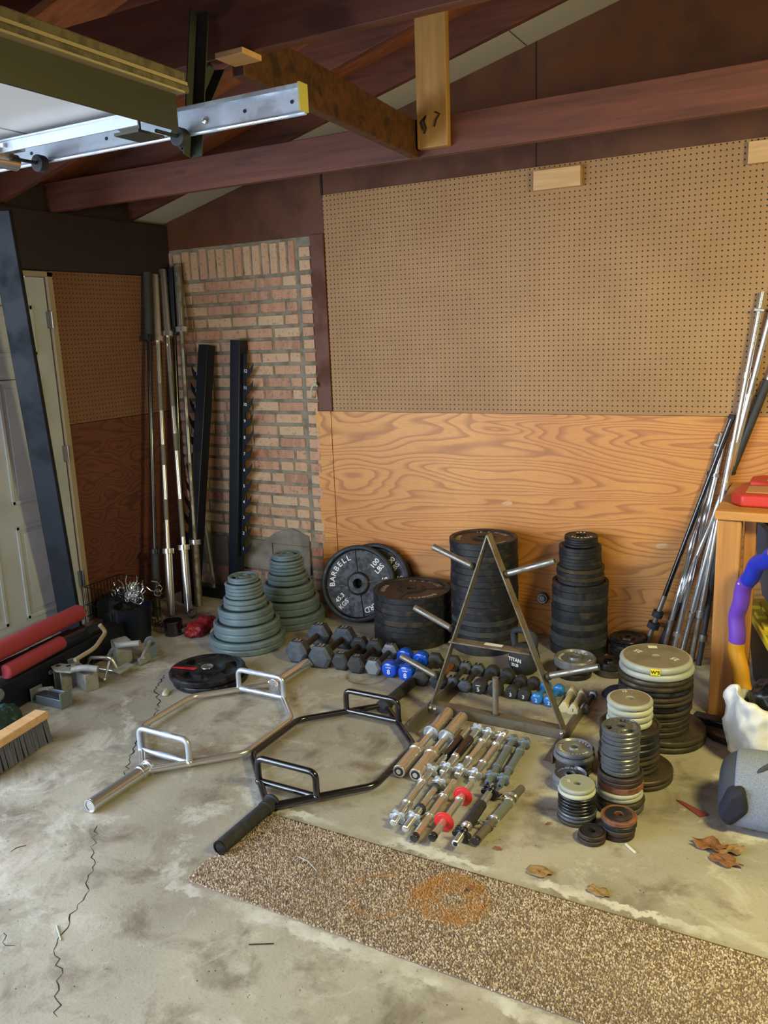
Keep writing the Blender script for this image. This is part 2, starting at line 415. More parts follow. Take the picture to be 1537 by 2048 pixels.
# cracks in the concrete
def crack(pts, w, seed):
    rnd = random.Random(seed); P = []
    for a, b in zip(pts, pts[1:]):
        a, b = V(a), V(b); n = max(2, int((b-a).length/.018))
        for i in range(n):
            t = i/n; q = a.lerp(b, t); d = (b-a).normalized(); s = V((-d.y, d.x, 0))
            P.append(q+s*rnd.uniform(-.011, .011))
    vs = []; fs = []
    for i, q in enumerate(P):
        d = (P[min(i+1, len(P)-1)]-P[max(0, i-1)]).normalized(); s = V((-d.y, d.x, 0))*w*rnd.uniform(.2, 1)
        vs += [(q.x-s.x, q.y-s.y, .0006), (q.x+s.x, q.y+s.y, .0006)]
    for i in range(len(P)-1): fs.append((2*i, 2*i+1, 2*i+3, 2*i+2))
    return vs, fs
cb = MB()
for pts, w in ((((0.926, -1.300, 0.000), (1.012, -1.460, 0.000), (1.107, -1.541, 0.000), (1.240, -1.708, 0.000), (1.282, -1.845, 0.000), (1.399, -2.027, 0.000), (1.500, -2.159, 0.000)), .0038), (((1.639, -2.418, 0.000), (1.737, -2.532, 0.000), (1.788, -2.568, -0.000), (1.897, -2.710, 0.000), (1.923, -2.772, 0.000), (1.971, -2.856, 0.000), (2.008, -2.916, 0.000), (2.110, -2.989, 0.000), (2.217, -3.095, 0.000)), .0022), (((1.497, -2.660, 0.000), (1.496, -2.589, 0.000)), .003), (((1.808, -2.945, 0.000), (1.900, -2.967, 0.000)), .0015)):
    vs, fs = crack(pts, w, len(pts)); cb.add(vs, fs)
struct(cb.build('floor_crack', M_crack))
# back gable wall
struct(MB().prism([(0, 0), (6.6, 0), (6.6, RZ(6.6, .1)), (0, RZ(0, .1))], -.1, 0, XZ).build('wall_back', M_brown))
struct(MB().box(1.213, 4.6, -.008, .001, 1.22, 2.44).build('trim_1', M_peg))
struct(MB().box(1.2, 3.64, -.012, .001, 0, 1.218).build('trim_2', M_ply))
o = struct(MB().box(3.644, 6, -.012, .001, 0, 1.218).build('trim_3', ply_mat('plywood_pale', '#c8a04c', '#b98f40', '#96702a', freq=4)))
struct(MB().box(1.09, 1.196, -.014, .001, .0, 1.219).build('trim_4', M_ply))
struct(MB().box(1.118, 1.211, -.02, .001, 1.222, 2.232).build('trim_5', M_trim, bevel=.002))
struct(MB().box(1.2, 1.212, -.006, .001, 2.44, 2.69).box(2.462, 2.466, -.003, .001, 2.44, 3.2).build('trim_6', M_dark))
# brick chimney face with soldier course
def brick_mat():
    m, nt, p = nodes('brick'); p.inputs['Roughness'].default_value = .8
    a = N(nt, 'ShaderNodeAttribute', attribute_name='tone'); v = coords(nt)
    c = ramp(nt, a.outputs['Fac'], [(0, lin('#a27460')), (.3, lin('#b98a6e')), (.6, lin('#c59c7c')), (.88, lin('#c6a684')), (1, lin('#ac6e58'))])
    st = ramp(nt, noise(nt, coords(nt, (9, 1, 2)), 2.4, 3, .5, 0, rnd=False), [(.4, (0, 0, 0)), (.65, (1, 1, 1))])
    c = mixc(nt, c, lin('#d0aa8c'), math_(nt, 'MULTIPLY', st, .45))
    c = mixc(nt, c, lin('#574236'), ramp(nt, noise(nt, v, 60, 4, rnd=False), [(.56, (0, 0, 0)), (.75, (.7, .7, .7))]))
    nt.links.new(c, p.inputs['Base Color']); bump(nt, p, noise(nt, v, 70, 4, rnd=False), .5, .004); return m
M_brick = brick_mat(); M_mortar = mat('mortar', '#8d8474', .9, c2='#6f6656', ns=14, bs=60, bst=.8, bd=.006)
M_block = mat('concrete_block', '#6e675a', .9, c2='#8b8478', ns=5, bs=50, bst=.5, bd=.004)
bk = MB(); rb = random.Random(3)
def brick(x0, x1, z0, z1, tone=None, y=-.009):
    j = lambda k=.0022: rb.uniform(-k, k)
    t = rb.random() if tone is None else tone; yy = y+j(.003)
    vs = [(x0+j(), .0, z0+j()), (x1+j(), .0, z0+j()), (x1+j(), .0, z1+j()), (x0+j(), .0, z1+j()), (x0+.003+j(), yy, z0+.003+j()), (x1-.003+j(), yy, z0+.003+j()), (x1-.003+j(), yy, z1-.003+j()), (x0+.003+j(), yy, z1-.003+j())]
    bk.add(vs, [(4, 5, 6, 7), (0, 1, 5, 4), (1, 2, 6, 5), (2, 3, 7, 6), (3, 0, 4, 7)], None, t)
x = .005
while x < .99:
    w = .052+rb.uniform(-.004, .006); brick(x, min(x+w, 1.0), 2.035, 2.215+rb.uniform(-.012, .006), rb.uniform(.1, .8)); x += w+.014
z = 1.96; k = 0
while z > .36:
    x = .002 if k % 2 else -.09
    while x < 1.0:
        w = .19+rb.uniform(-.008, .008)
        if rb.random() < .12: w *= .5
        a, b = max(x, .002), min(x+w, 1.003)
        if b-a > .03: brick(a, b, z, z+.058)
        x += w+.013
    brick(1.033, 1.112, z, z+.058, rb.choice([.1, .5, .8, .95, .7]), -.014); z -= .0745; k += 1
brick(1.033, 1.112, 2.04, 2.1, .8, -.014); brick(1.033, 1.112, 2.115, 2.175, .7, -.014)
for i in range(5): brick(1.0+.0, 1.085, .3-.0745*i, .358-.0745*i, [1, 1, .9, .7, .6][i])
for i in range(5):
    brick(.05+i*.2, .235+i*.2, .03, .085, .0); brick(.0+i*.2+.02, .19+i*.2, .105, .16, .05)
o = struct(bk.build('wall_brick', M_brick, ang=20))
for (px_, pz_) in ((2.305, .727), (3.129, .561), (2.1, .35)):
    tag(MB().cyl((0, 0, 0), (0, .0012, 0), .03, n=28).build('wood_patch', M_pine_x), 'pale oval plug '+('in the middle of the plywood' if px_ < 2.4 and pz_ > .5 else 'on the plywood left of the leaning bars' if px_ > 3 else 'low on the plywood behind the stacks'), 'wood plug', 'oval plugs in the plywood'); q_ = bpy.data.objects[-1] if False else None
for q_, (px_, pz_) in zip([o for o in COL.objects if o.name.startswith('wood_patch')], ((2.305, .727), (3.129, .561), (2.1, .35))):
    q_.location = (px_, -.0134, pz_); q_.scale = (1.05, 1, .42); q_.rotation_euler = (0, radians(-12), 0)
struct(MB().box(0, 1.117, -.003, .001, 0, 2.228).build('wall_mortar', M_mortar))
struct(MB().box(.0, .335, -.02, -.002, .175, .375).box(.342, .7, -.02, -.002, .175, .375).box(.707, .99, -.021, -.002, .175, .36).prism([(.62, .36), (.99, .36), (.99, .43), (.86, .47), (.74, .44)], .002, .019, XZ).build('wall_block', M_block, bevel=.004))
# left wall
lw = MB()
lw.box(-.12, -.001, -1.0, .1, 0, 2.53).box(-.12, -.001, -2.35, -1.93, 0, 2.53).box(-.12, -.001, -1.93, -1.0, 2.06, 2.53).box(-.12, -.001, -6.1, -2.35, 2.3, 2.53).box(-.12, -.001, -12, -6.1, 0, 2.53)
struct(lw.build('wall_left', M_brown_d))
struct(MB().box(0, .035, -2.4, -.001, 2.07, 2.374).build('trim_7', M_brown_d, bevel=.002))
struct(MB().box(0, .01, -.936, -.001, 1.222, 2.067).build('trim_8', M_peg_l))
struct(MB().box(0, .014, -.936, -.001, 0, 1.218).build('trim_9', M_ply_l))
struct(MB().box(0, .022, -2.35, -1.93, 0, 2.068).build('trim_10', M_brown))
# man door
d = struct(thing('door_1', None, None, (0, -1.43, 0)))
for k_ in ('label', 'category'):
    if k_ in d: del d[k_]
db = MB().box(.0, .012, -.445, .445, .01, 2.03)
db.build('door_leaf', M_door, d)
pn = MB()
for (y0, y1) in ((-.34, -.06), (.06, .34)):
    for (z0, z1) in ((.2, .72), (.84, 1.5), (1.62, 1.88)):
        pn.box(.012, .02, y0, y1, z0, z0+.02).box(.012, .02, y0, y1, z1-.02, z1).box(.012, .02, y0, y0+.02, z0, z1).box(.012, .02, y1-.02, y1, z0, z1)
        pn.box(.012, .017, y0+.045, y1-.045, z0+.045, z1-.045)
pn.build('door_panel', M_door, d, bevel=.003)
cs = MB().box(0, .028, .455, .492, 0, 2.06).box(0, .028, -.492, -.455, 0, 2.06).box(0, .028, -.492, .492, 2.033, 2.062)
cs.build('door_casing', M_casing, d, bevel=.002)
for z0 in (.28, 1.02, 1.76): MB().box(.0, .034, .43, .458, z0, z0+.09).cyl((.034, .452, z0), (.034, .452, z0+.09), .007, n=10).build('hinge', M_hinge, d)
# walls out of the frame
struct(MB().box(6.5, 6.6, -12, .1, 0, 4.2).build('wall_right', M_peg_l))
struct(MB().box(-.12, 1.0, -7.1, -7.0, 0, 2.5).box(5.6, 6.6, -7.1, -7.0, 0, 4).box(-.12, 6.6, -7.1, -7.0, 2.3, 4).build('wall_front', M_brown))
struct(MB().prism([(-.5, RZ(-.5, .15)), (6.7, RZ(6.7, .15)), (6.7, RZ(6.7, .2)), (-.5, RZ(-.5, .2))], -.1, 12, XZ).build('ceiling', M_deck))
struct(MB().prism([(0, RZ(0)), (4.6, RZ(4.6)), (4.6, RZ(4.6, .012)), (0, RZ(0, .012))], 0, .25, XZ).build('trim_11', M_soffit))
struct(MB().box(2.415, 2.418, -.25, 0, RZ(2.415, -.001), RZ(2.415, .001)).build('trim_12', M_dark))
wh = ['closest to the pegboard wall', 'second from the pegboard wall', 'third from the pegboard wall', 'fourth from the pegboard wall', 'fifth from the pegboard wall', 'sixth from the pegboard wall']
for i, y in enumerate((-.25, -.71, -1.17, -1.63, -2.07, -2.55)):
    o = MB().prism([(0, RZ(0)), (6.4, RZ(6.4)), (6.4, RZ(6.4, .15)), (-.1, RZ(-.1, .15))], -y, -y+.038, XZ).build('rafter', M_raft, bevel=.002)
    tag(o, 'dark red stained sloping rafter under the roof, '+wh[i], 'rafter', 'sloping roof rafters')
o = MB().box(0, 6.4, -.90, -.862, 2.375, 2.525).build('tie_beam', M_raft, bevel=.003); tag(o, 'long reddish horizontal tie beam in front of the pegboard wall', 'beam', 'horizontal tie beams')
o = MB().box(1.0, 6.4, -2.30, -2.262, 2.40, 2.58).build('tie_beam', M_raft, bevel=.003); tag(o, 'reddish horizontal tie beam at the very top, nearest overhead', 'beam', 'horizontal tie beams')
# diagonal brace
b = MB(); a0, a1 = V((2.36, -2.25, 2.425)), V((2.245, -.905, 2.44))
b.beam(a0+V((0, 0, .01)), a1+V((-.012, 0, .005)), .038, .14)
tag(b.build('diagonal_brace', M_raft_y, bevel=.003), 'dark brown timber brace running between the two tie beams', 'brace')
tag(MB().box(2.265, 2.40, -.942, -.904, 2.40, 2.985).build('hanging_post', M_pine, bevel=.003), 'pale new wood post hanging against the long tie beam', 'post')
o = MB().box(2.36, 2.45, -2.345, -2.262, 2.385, 2.40).build('wood_block', M_pine_x, bevel=.002); tag(o, 'small pale wood block under the nearest overhead tie beam', 'wood block')
o = MB().box(2.464, 2.699, -.047, -.009, 2.325, 2.417).build('wood_block', M_pine_x, bevel=.002); tag(o, 'pale wood block near the top middle of the pegboard', 'wood block', 'wood blocks on the pegboard')
o = MB().box(3.44, 3.68, -.047, -.009, 2.331, 2.423).build('wood_block', M_pine_x, bevel=.002); tag(o, 'pale wood block at the top right edge of the pegboard', 'wood block', 'wood blocks on the pegboard')
# faint pencil / burn marks on the post and a hook on the trim
tag(MB().tube([(2.30, -.944, 2.455), (2.31, -.946, 2.475), (2.30, -.947, 2.5), (2.31, -.944, 2.52), (2.285, -.944, 2.5), (2.295, -.944, 2.47)], .003, 6).tube([(2.345, -.944, 2.475), (2.355, -.946, 2.5), (2.37, -.944, 2.52), (2.35, -.944, 2.53)], .003, 6).build('bent_nail', M_dark), 'dark bent nails in the foot of the pale hanging post', 'nail')
hk = MB(); hk.tube([(1.09, -.02, 1.30), (1.09, -.05, 1.31), (1.10, -.06, 1.36), (1.12, -.05, 1.385), (1.13, -.04, 1.37)], .006, 8, fil=.01)
hk.ball((1.118, -.045, 1.382), .012)
tag(hk.build('coat_peg', M_vinyl2), 'small pale hook at the edge of the brick wall', 'hook')
# ---------------------------------------------------------------- garage door overhead
gd = thing('garage_door', 'raised overhead garage door with dark steel strut, seen from below', 'garage door', (1.2, -3.7, 2.25))
mb = MB()
for i in range(5): mb.box(max(.02, -.1+i*.5+.002), -.1+(i+1)*.5-.002, -5.5, -2.56, 2.225, 2.275)
mb.build('door_section', M_gdoor, gd, True, bevel=.004)
mb = MB()
for i in range(5):
    for j in range(3): mb.box(.0+i*.5, .3+i*.5, -3.3-j*.9, -2.75-j*.9, 2.219, 2.2245)
mb.build('pressed_panel', M_gdoor, gd, True, bevel=.004)
MB().box(2.402, 2.408, -5.5, -2.565, 2.165, 2.245).box(2.33, 2.408, -5.5, -2.565, 2.243, 2.249).build('strut', M_strut, gd, True, bevel=.001)
e = MB().box(2.40, 2.43, -5.5, -2.54, 2.25, 2.268).box(2.39, 2.42, -5.5, -2.54, 2.276, 2.30)
e.build('edge_seal', M_seal, gd, True, bevel=.004)
MB().box(2.40, 2.425, -5.5, -2.54, 2.268, 2.276).box(2.405, 2.432, -5.5, -2.56, 2.247, 2.252).build('seal_strip', M_seal2, gd, True)
MB().box(.2, 2.33, -2.62, -2.565, 2.205, 2.212).box(.2, 2.33, -2.62, -2.615, 2.18, 2.212).build('end_stile', M_galv, gd, True, bevel=.001)
for (x0, nm) in ((2.30, 'dark top roller bracket'), (1.78, 'chrome roller hinge')):
    br = MB()
    if x0 > 2: br.box(x0-.05, x0+.03, -2.62, -2.53, 2.165, 2.172).prism([(x0-.09, 2.215), (x0+.03, 2.215), (x0+.03, 2.172), (x0-.03, 2.172)], 2.61, 2.616, XZ)
    else: br.box(x0-.1, x0+.08, -2.63, -2.56, 2.19, 2.2).cyl((x0, -2.64, 2.175), (x0, -2.53, 2.175), .022, n=20).box(x0-.06, x0+.05, -2.645, -2.64, 2.15, 2.2)
    p_ = br.build('roller_bracket', M_strut if x0 > 2 else M_chrome, gd, True); p_['label'] = nm
    q = MB(); q.cyl((x0+.03, -2.56, 2.178), (x0+.03, -2.45, 2.178), .005, n=8); q.cyl((x0+.03, -2.485, 2.178), (x0+.03, -2.46, 2.178), .023, n=24)
    q.build('roller', M_rubber, gd, True, bevel=.002)
gt = thing('door_track', 'galvanised horizontal garage door track with yellow taped end', 'door track', (1.5, -2.45, 2.19))
t = MB().box(.02, 2.70, -2.447, -2.444, 2.188, 2.245).box(.02, 2.70, -2.475, -2.444, 2.243, 2.246)
t.tube([(.02, -2.452, 2.186), (2.70, -2.452, 2.186)], .0055, 10).box(.02, 2.70, -2.476, -2.4735, 2.236, 2.246)
t.build('rail', M_galv, gt, True)
MB().box(2.698, 2.703, -2.478, -2.443, 2.186, 2.248).build('yellow_tape', mat('yellow_tape', '#b5ab5c', .5), gt, True)
bo = MB()
for x0 in (2.66, 2.52, 2.28, 2.05, 1.75): bo.cyl((x0, -2.449, 2.216), (x0, -2.4475, 2.216), .0045, n=10)
bo.build('bolt_hole', M_dark, gt, True)
MB().ball((2.395, -2.45, 2.212), .009, sc=(1, .5, 1)).build('carriage_bolt', M_chrome, gt, True)
def strap(a, b, w, nm, lab, flip=False, group='dark perforated hanger straps'):
    t = thing('hanger_strap', lab, 'strap', a, 0, group); a, b = V(a), V(b); L = (b-a).length
    M = frame(a, b-a, (1, 0, 0)); m = MB().box(0, L, -.002, .002, -.002, w, M).box(0, L, -.002, .03, -.002, .002, M)
    m.build('angle_bar', M_strap, t, True)
    h = MB(); n = int(L/.042)
    for i in range(n): h.cyl(M @ V((.022+i*.042, -.0026, w*.55+(.006 if i % 2 else -.006))), M @ V((.022+i*.042, .0026, w*.55+(.006 if i % 2 else -.006))), .005, n=10)
    h.build('strap_hole', M_bronze, t, True)
    return t
# ================================================================ HANGER STRAPS
strap((2.325, -2.43, 2.135), (2.315, -2.345, 2.50), .036, '', 'dark perforated steel strap bolted from near tie beam to door track')
strap((2.27, -2.40, 2.165), (2.30, -2.27, 2.385), .034, '', 'dark perforated strap slanting behind the door track under wood block')
# ================================================================ WEIGHT PLATES
_pl = {}
def plate_prof(style, R, t, h):
    b = min(.004, t*.2)
    if style == 'vinyl':
        P = []; rr = t/2
        for k in range(9):
            a = -pi/2+pi*k/8; P.append((R-rr+rr*cos(a)**.7 if cos(a) > 0 else R-rr, rr+rr*sin(a)))
        return P+[(h+.004, t), (h, t-.003), (h, .003), (h+.004, 0)]
    if style == 'oly':
        w = R*.12; d = min(t*.32, .012)
        return [(R-.003-b, 0), (R-.003, b), (R, b*2), (R, t-b*2), (R-.003, t-b), (R-.003-b, t), (R-w, t), (R-w-.006, t-d), (R*.34, t-d), (R*.31, t-.002), (R*.29, t), (h+.002, t), (h, t-.002), (h, 0)]
    if style == 'flat':
        w = R*.12; d = min(t*.32, .012)
        return [(R-.0015, 0), (R, .0012), (R, t-.0012), (R-.0015, t), (R-w, t), (R-w-.006, t-d), (R*.34, t-d), (R*.31, t-.002), (R*.29, t), (h+.002, t), (h, t-.002), (h, 0)]
    if style == 'ring':
        return [(R-b, 0), (R, b), (R, t-b), (R-b, t), (R*.9, t), (R*.88, t-.003), (R*.5, t-.003), (R*.45, t), (h+.001, t), (h, t-.001), (h, 0)]
    if style == 'dish':   # shiny round rim, thin web, hub
        return [(R-.006, 0), (R-.001, .003), (R, t*.5), (R-.003, t-.003), (R-.010, t), (R-.02, t-.003), (R-.03, t-.009), (R*.42, t-.009), (R*.38, t-.002), (R*.2, t-.001), (h, t-.002), (h, 0)]
def plate_me(style, R, t, h, m):
    k = (style, round(R, 4), round(t, 4), h, m.name)
    if k not in _pl:
        o = MB().lathe(plate_prof(style, R, t, h), 56).build('weight_plate', m, ang=28); _pl[k] = (o, [True])
        return o
    o = _pl[k][0].copy(); COL.objects.link(o); return o
def stack(desc, xy, groups, group, jit=.0025):
    """groups bottom to top: z0, z1, R, n, style, [materials], hole, word"""
    rnd = random.Random(desc); out = []; total = sum(g[3] for g in groups); i = 0
    for (z0, z1, R, n, style, mats, h, words) in groups:
        t = (z1-z0)/n
        for k in range(n):
            m = mats[k % len(mats)]; w = words[k % len(words)]
            o = plate_me(style, R, round(t-.0006, 4), h, m)
            o.location = (xy[0]+rnd.uniform(-jit, jit), xy[1]+rnd.uniform(-jit, jit), z0+k*t); o.rotation_euler = (0, 0, rnd.uniform(0, 6.28))
            pos = total-1-i
            od = ORD[pos] if i else 'bottom one'
            tag(o, w+' '+od+' of the '+desc, 'weight plate', group); out.append(o); i += 1
    return out
def top_letters(o, texts, size, Rt, z, m=None, rot=None, name='lettering'):
    for (txt, deg, step) in texts: MB().arc_text(txt, size, Rt, radians(deg), radians(step), MX.Translation((0, 0, z)), .0009).build(name, m or M_letter, o)
AX, BX = (1.055, -.775), (1.06, -.368)
def slots(R, r, t, n=3, a0=.4, rs=.6, w=.5):
    cut = []
    for k in range(n):
        mb = MB(); poly = []
        ac = a0+2*pi*k/n
        for s, rad in ((1, R*(rs+.14)), (-1, R*(rs-.14))):
            for j in range(9):
                a = ac+s*(j/8-.5)*w; poly.append((rad*cos(a), rad*sin(a)))
        mb.prism(poly, -.01, t+.01); cut.append(mb)
    return cut
gA = 'blue grey plates in the two towers by the brick wall'
for nm, XY, dz in (('front blue-grey tower', AX, 0), ('rear blue-grey tower', BX, .012)):
    st = stack(nm, XY, [(0, .072+dz*.6, .21, 2, 'oly', [M_grey], .026, ['large grey plate']), (.072+dz*.6, .15+dz, .183, 2, 'oly', [M_grey], .026, ['grey plate']), (.15+dz, .227+dz*1.5, .151, 2, 'oly', [M_grey], .026, ['grey plate']), (.227+dz*1.5, .284+dz*1.8, .119, 2, 'oly', [M_grey], .026, ['grey plate']), (.284+dz*1.8, .366+dz*1.8, .103, 4, 'oly', [M_grey], .026, ['small grey plate'])], gA)
    for o in st:      # ordinals continue below the two smallest plates
        L = o['label']
        for q in range(9, -1, -1):
            if ORD[q]+' of' in L: L = L.replace(ORD[q]+' of', ORD[q+2]+' of'); break
        o['label'] = L
    z = .366+dz*1.8
    o = plate_me('oly', .085, .0155, .026, M_grey); o.location = (XY[0], XY[1], z); tag(o, 'small grey plate second from the top of the '+nm, 'weight plate', gA)
    o = MB().lathe(plate_prof('oly', .0852, .0158, .026), 56).build('weight_plate', M_grey, ang=28)
    carve(o, slots(.085, 0, .016, 3, .5, .64, 1.25)); o.location = (XY[0], XY[1], z+.016); o.rotation_euler = (0, 0, .4 if dz else 1.3)
    tag(o, 'small grey plate with grip slots, top of the '+nm, 'weight plate', gA)
BK = [M_black, M_blackw, M_black]; bkw = ['black plate', 'worn black plate', 'black plate']
st = stack('wide stack before the leaning plates', (1.858, -.322), [(0, .253, .213, 8, 'flat', [M_blackw, M_black], .026, ['scuffed black plate', 'black plate']), (.253, .284, .214, 1, 'flat', [M_black], .026, ['lettered black plate'])], 'plates in the wide black stack')
o = st[-1]; o.rotation_euler = (0, 0, 0)
LT = mat('brown_web', '#3a2a24', .5, .1)
MB().lathe([(.186, .0222), (.082, .0222), (.082, .0215), (.186, .0215)], 56).build('dusty_web', LT, o)
top_letters(o, [('45LBS', 195, 9), ('20.4 KILOS', 80, 8.5), ('BARBELL', -40, 9)], .036, .158, .0226)
mb = MB()
for a in (30, 150, 270): mb.box(.06, .186, -.012, .012, .02, .0255, MX.Rotation(radians(a), 4, 'Z'))
mb.build('rib', M_black, o, bevel=.002)
st = stack('tallest stack behind the A-frame', (2.272, -.281), [(0, .075, .176, 2, 'flat', [M_slate], .026, ['dusty grey plate']), (.075, .19, .178, 4, 'flat', [M_black, M_slate], .026, ['black plate', 'dusty black plate']), (.19, .30, .178, 3, 'flat', [M_black, M_blackw], .026, ['black plate', 'worn black plate']), (.30, .37, .179, 2, 'flat', [M_blackw], .026, ['rust-streaked black plate']), (.37, .57, .178, 6, 'flat', BK, .026, bkw), (.57, .602, .179, 1, 'flat', [M_black], .026, ['lettered black plate'])], 'plates in the tallest black stack')
o = st[-1]; o.rotation_euler = (0, 0, 0)
MB().lathe([(.156, .0225), (.068, .0225), (.068, .0215), (.156, .0215)], 56).build('dusty_web', LT, o)
top_letters(o, [('35LBS', 195, 9), ('15.9 KILOS', 85, 9), ('BARBELL', -40, 9)], .03, .132, .0229)
st = stack('tapered black tower', (2.751, -.11-.04), [(0, .05, .149, 1, 'flat', [M_black], .026, ['large black plate']), (.05, .115, .147, 2, 'flat', [M_slate], .026, ['grey-sided plate']), (.115, .382, .143, 8, 'flat', [M_black, M_slate, M_black, M_blackw], .026, ['black plate', 'dull black plate', 'black plate', 'scuffed black plate']), (.382, .462, .12, 4, 'flat', [M_black, M_bronze], .026, ['black plate', 'dusty brown plate']), (.462, .57, .107, 6, 'flat', [M_black, M_blackw], .026, ['thin black plate', 'thin worn plate']), (.57, .62, .084, 4, 'ring', [M_black, M_blackw], .026, ['small black plate', 'small worn plate'])], 'plates in the tapered black tower', .003)
top_letters(st[-1], [('BARBELL', 90, 18), ('LBS', -90, 18)], .018, .056, .0112, M_label)
# silver lettered plate on two black plates
st = stack('low stack behind the lower right peg', (2.82, -.482), [(0, .055, .084, 2, 'ring', [M_blackg], .026, ['glossy black plate']), (.055, .098, .10, 1, 'oly', [M_silver], .026, ['thick silver plate'])], 'plates in the low silver topped stack', .004)
top_letters(st[-1], [('YORK', 150, 14), ('BARBELL', 30, 13), ('STANDARD', -90, 13)], .02, .074, .031, M_label)
st = stack('black pile beside the tapered tower', (3.0, -.15), [(0, .078, .085, 4, 'ring', [M_black, M_blackw], .014, ['small black plate', 'small worn plate']), (.078, .108, .09, 2, 'dish', [M_blackg], .014, ['glossy black plate'])], 'plates in the glossy topped pile')
st = stack('short pile left of the big round stack', (2.971, -.398), [(0, .036, .075, 1, 'ring', [M_bronze], .014, ['brown-grey plate']), (.036, .07, .07, 1, 'dish', [M_blackg], .014, ['glossy black plate'])], 'plates in the short two plate pile')
# big round stack at right
big = 'big round stack by the bench'
st = stack(big, (3.28, -.95), [(0, .052, .168, 2, 'vinyl', [M_bronze], .014, ['large dark brown plate']), (.052, .142, .137, 4, 'ring', [M_rust, M_bronze], .014, ['brown plate', 'dusty brown plate']), (.142, .292, .147, 7, 'dish', [M_bronze, M_blackg, M_bronze], .014, ['brown rimmed plate', 'dark rimmed plate', 'bronze rimmed plate']), (.292, .32, .147, 1, 'vinyl', [M_vinyl], .014, ['pale grey plate']), (.32, .349, .142, 1, 'vinyl', [M_vinyl], .014, ['flat grey plate'])], 'plates in the big round stack')
for q_ in st[:2]: q_.location.x += .035; q_.location.y += .01
o = st[-1]; o.rotation_euler = (0, 0, 0)
tp = mat('dusty_top', '#7b7262', .55, c2='#6e6350', ns=9)
MB().lathe([(.128, .0287), (.016, .0287), (.016, .0282), (.128, .0282)], 56).build('dusty_top', tp, o)
l_ = MB(); l_.text('25', .034, MX.Translation((-.075, .02, .0294)) @ MX.Rotation(2.6, 4, 'Z'), .0003).text('25', .034, MX.Translation((.075, -.01, .0294)) @ MX.Rotation(2.6, 4, 'Z'), .0003); l_.build('number_mark', M_label, o)
MB().box(-.018, .018, -.012, .012, .0287, .0295, MX.Translation((-.03, .088, 0)) @ MX.Rotation(.3, 4, 'Z')).build('paper_label', M_label, o)
a = atan2(-4.23+.95, 3.84-3.28)-.0; Ms = MX.Rotation(a, 4, 'Z')
sk = MB()
for k in range(6): sk.box(.1385, .1432, -.003, .003, .002, .027, MX.Rotation(a+(k-2.5)*.042, 4, 'Z'))
sk.build('yellow_sticker', M_stick, o)
tx = MB().text("W'S", .02, MX.Rotation(a, 4, 'Z') @ MX(((0, 0, 1, .1440), (1, 0, 0, 0), (0, 1, 0, .014), (0, 0, 0, 1))), .0004); tx.build('sticker_writing', M_dark, o)
# grey topped stack in front of it
st = stack('grey-topped stack before the big one', (3.25, -1.29), [(0, .041, .133, 2, 'vinyl', [M_bronze], .014, ['wide dark plate']), (.041, .118, .112, 4, 'dish', [M_bronze, M_rust], .014, ['brown rimmed plate', 'rusty plate']), (.118, .19, .108, 3, 'ring', [M_black], .014, ['dark plate']), (.19, .206, .111, 1, 'ring', [M_bronze], .014, ['brown plate']), (.206, .283, .083, 3, 'vinyl', [M_vinyl2, M_vinyl], .014, ['pale cream-grey plate', 'pale grey plate']), (.283, .305, .084, 1, 'vinyl', [M_vinyl], .014, ['flat grey plate'])], 'plates in the grey topped stack')
for q_ in st[:2]: q_.location.x += .03
MB().lathe([(.072, .0217), (.016, .0217), (.016, .0212), (.072, .0212)], 48).build('dusty_top', tp, st[-1])
MB().text('10', .02, MX.Translation((-.03, .045, .0222)) @ MX.Rotation(.4, 4, 'Z'), .0003).build('number_mark', M_label, st[-1]); st[-1].rotation_euler = (0, 0, 0)
# narrow pewter stack
st = stack('narrow metal stack with grip holes', (3.27, -1.53), [(0, .05, .085, 2, 'vinyl', [M_pewter, M_bronze], .014, ['dark grey round plate', 'brown-grey round plate']), (.05, .083, .08, 2, 'vinyl', [M_vinyl, M_vinyl2], .014, ['greenish grey plate', 'pale grey plate']), (.083, .108, .079, 1, 'ring', [M_rusto], .014, ['orange rusty plate']), (.108, .143, .078, 2, 'ring', [M_rust], .014, ['dark rusty plate']), (.143, .291, .065, 9, 'ring', [M_pewter], .014, ['thin pewter plate'])], 'plates in the narrow metal stack')
for o in st:
    for q in range(20, -1, -1):
        if ORD[q]+' of' in o['label']: o['label'] = o['label'].replace(ORD[q]+' of', ORD[q+1]+' of'); break
o = MB().lathe(plate_prof('ring', .0655, .0165, .014), 56).build('weight_plate', M_pewter, ang=28)
carve(o, slots(.0655, 0, .02, 3, -.5, .66, .62)); o.location = (3.27, -1.53, .291); tag(o, 'pewter plate with three grip holes, top of the narrow metal stack', 'weight plate', 'plates in the narrow metal stack')
top_letters(o, [('2.5LB', 95, 17), ('LBS', -85, 17), ('YORK', 20, 15)], .016, .046, .0145, M_silver)
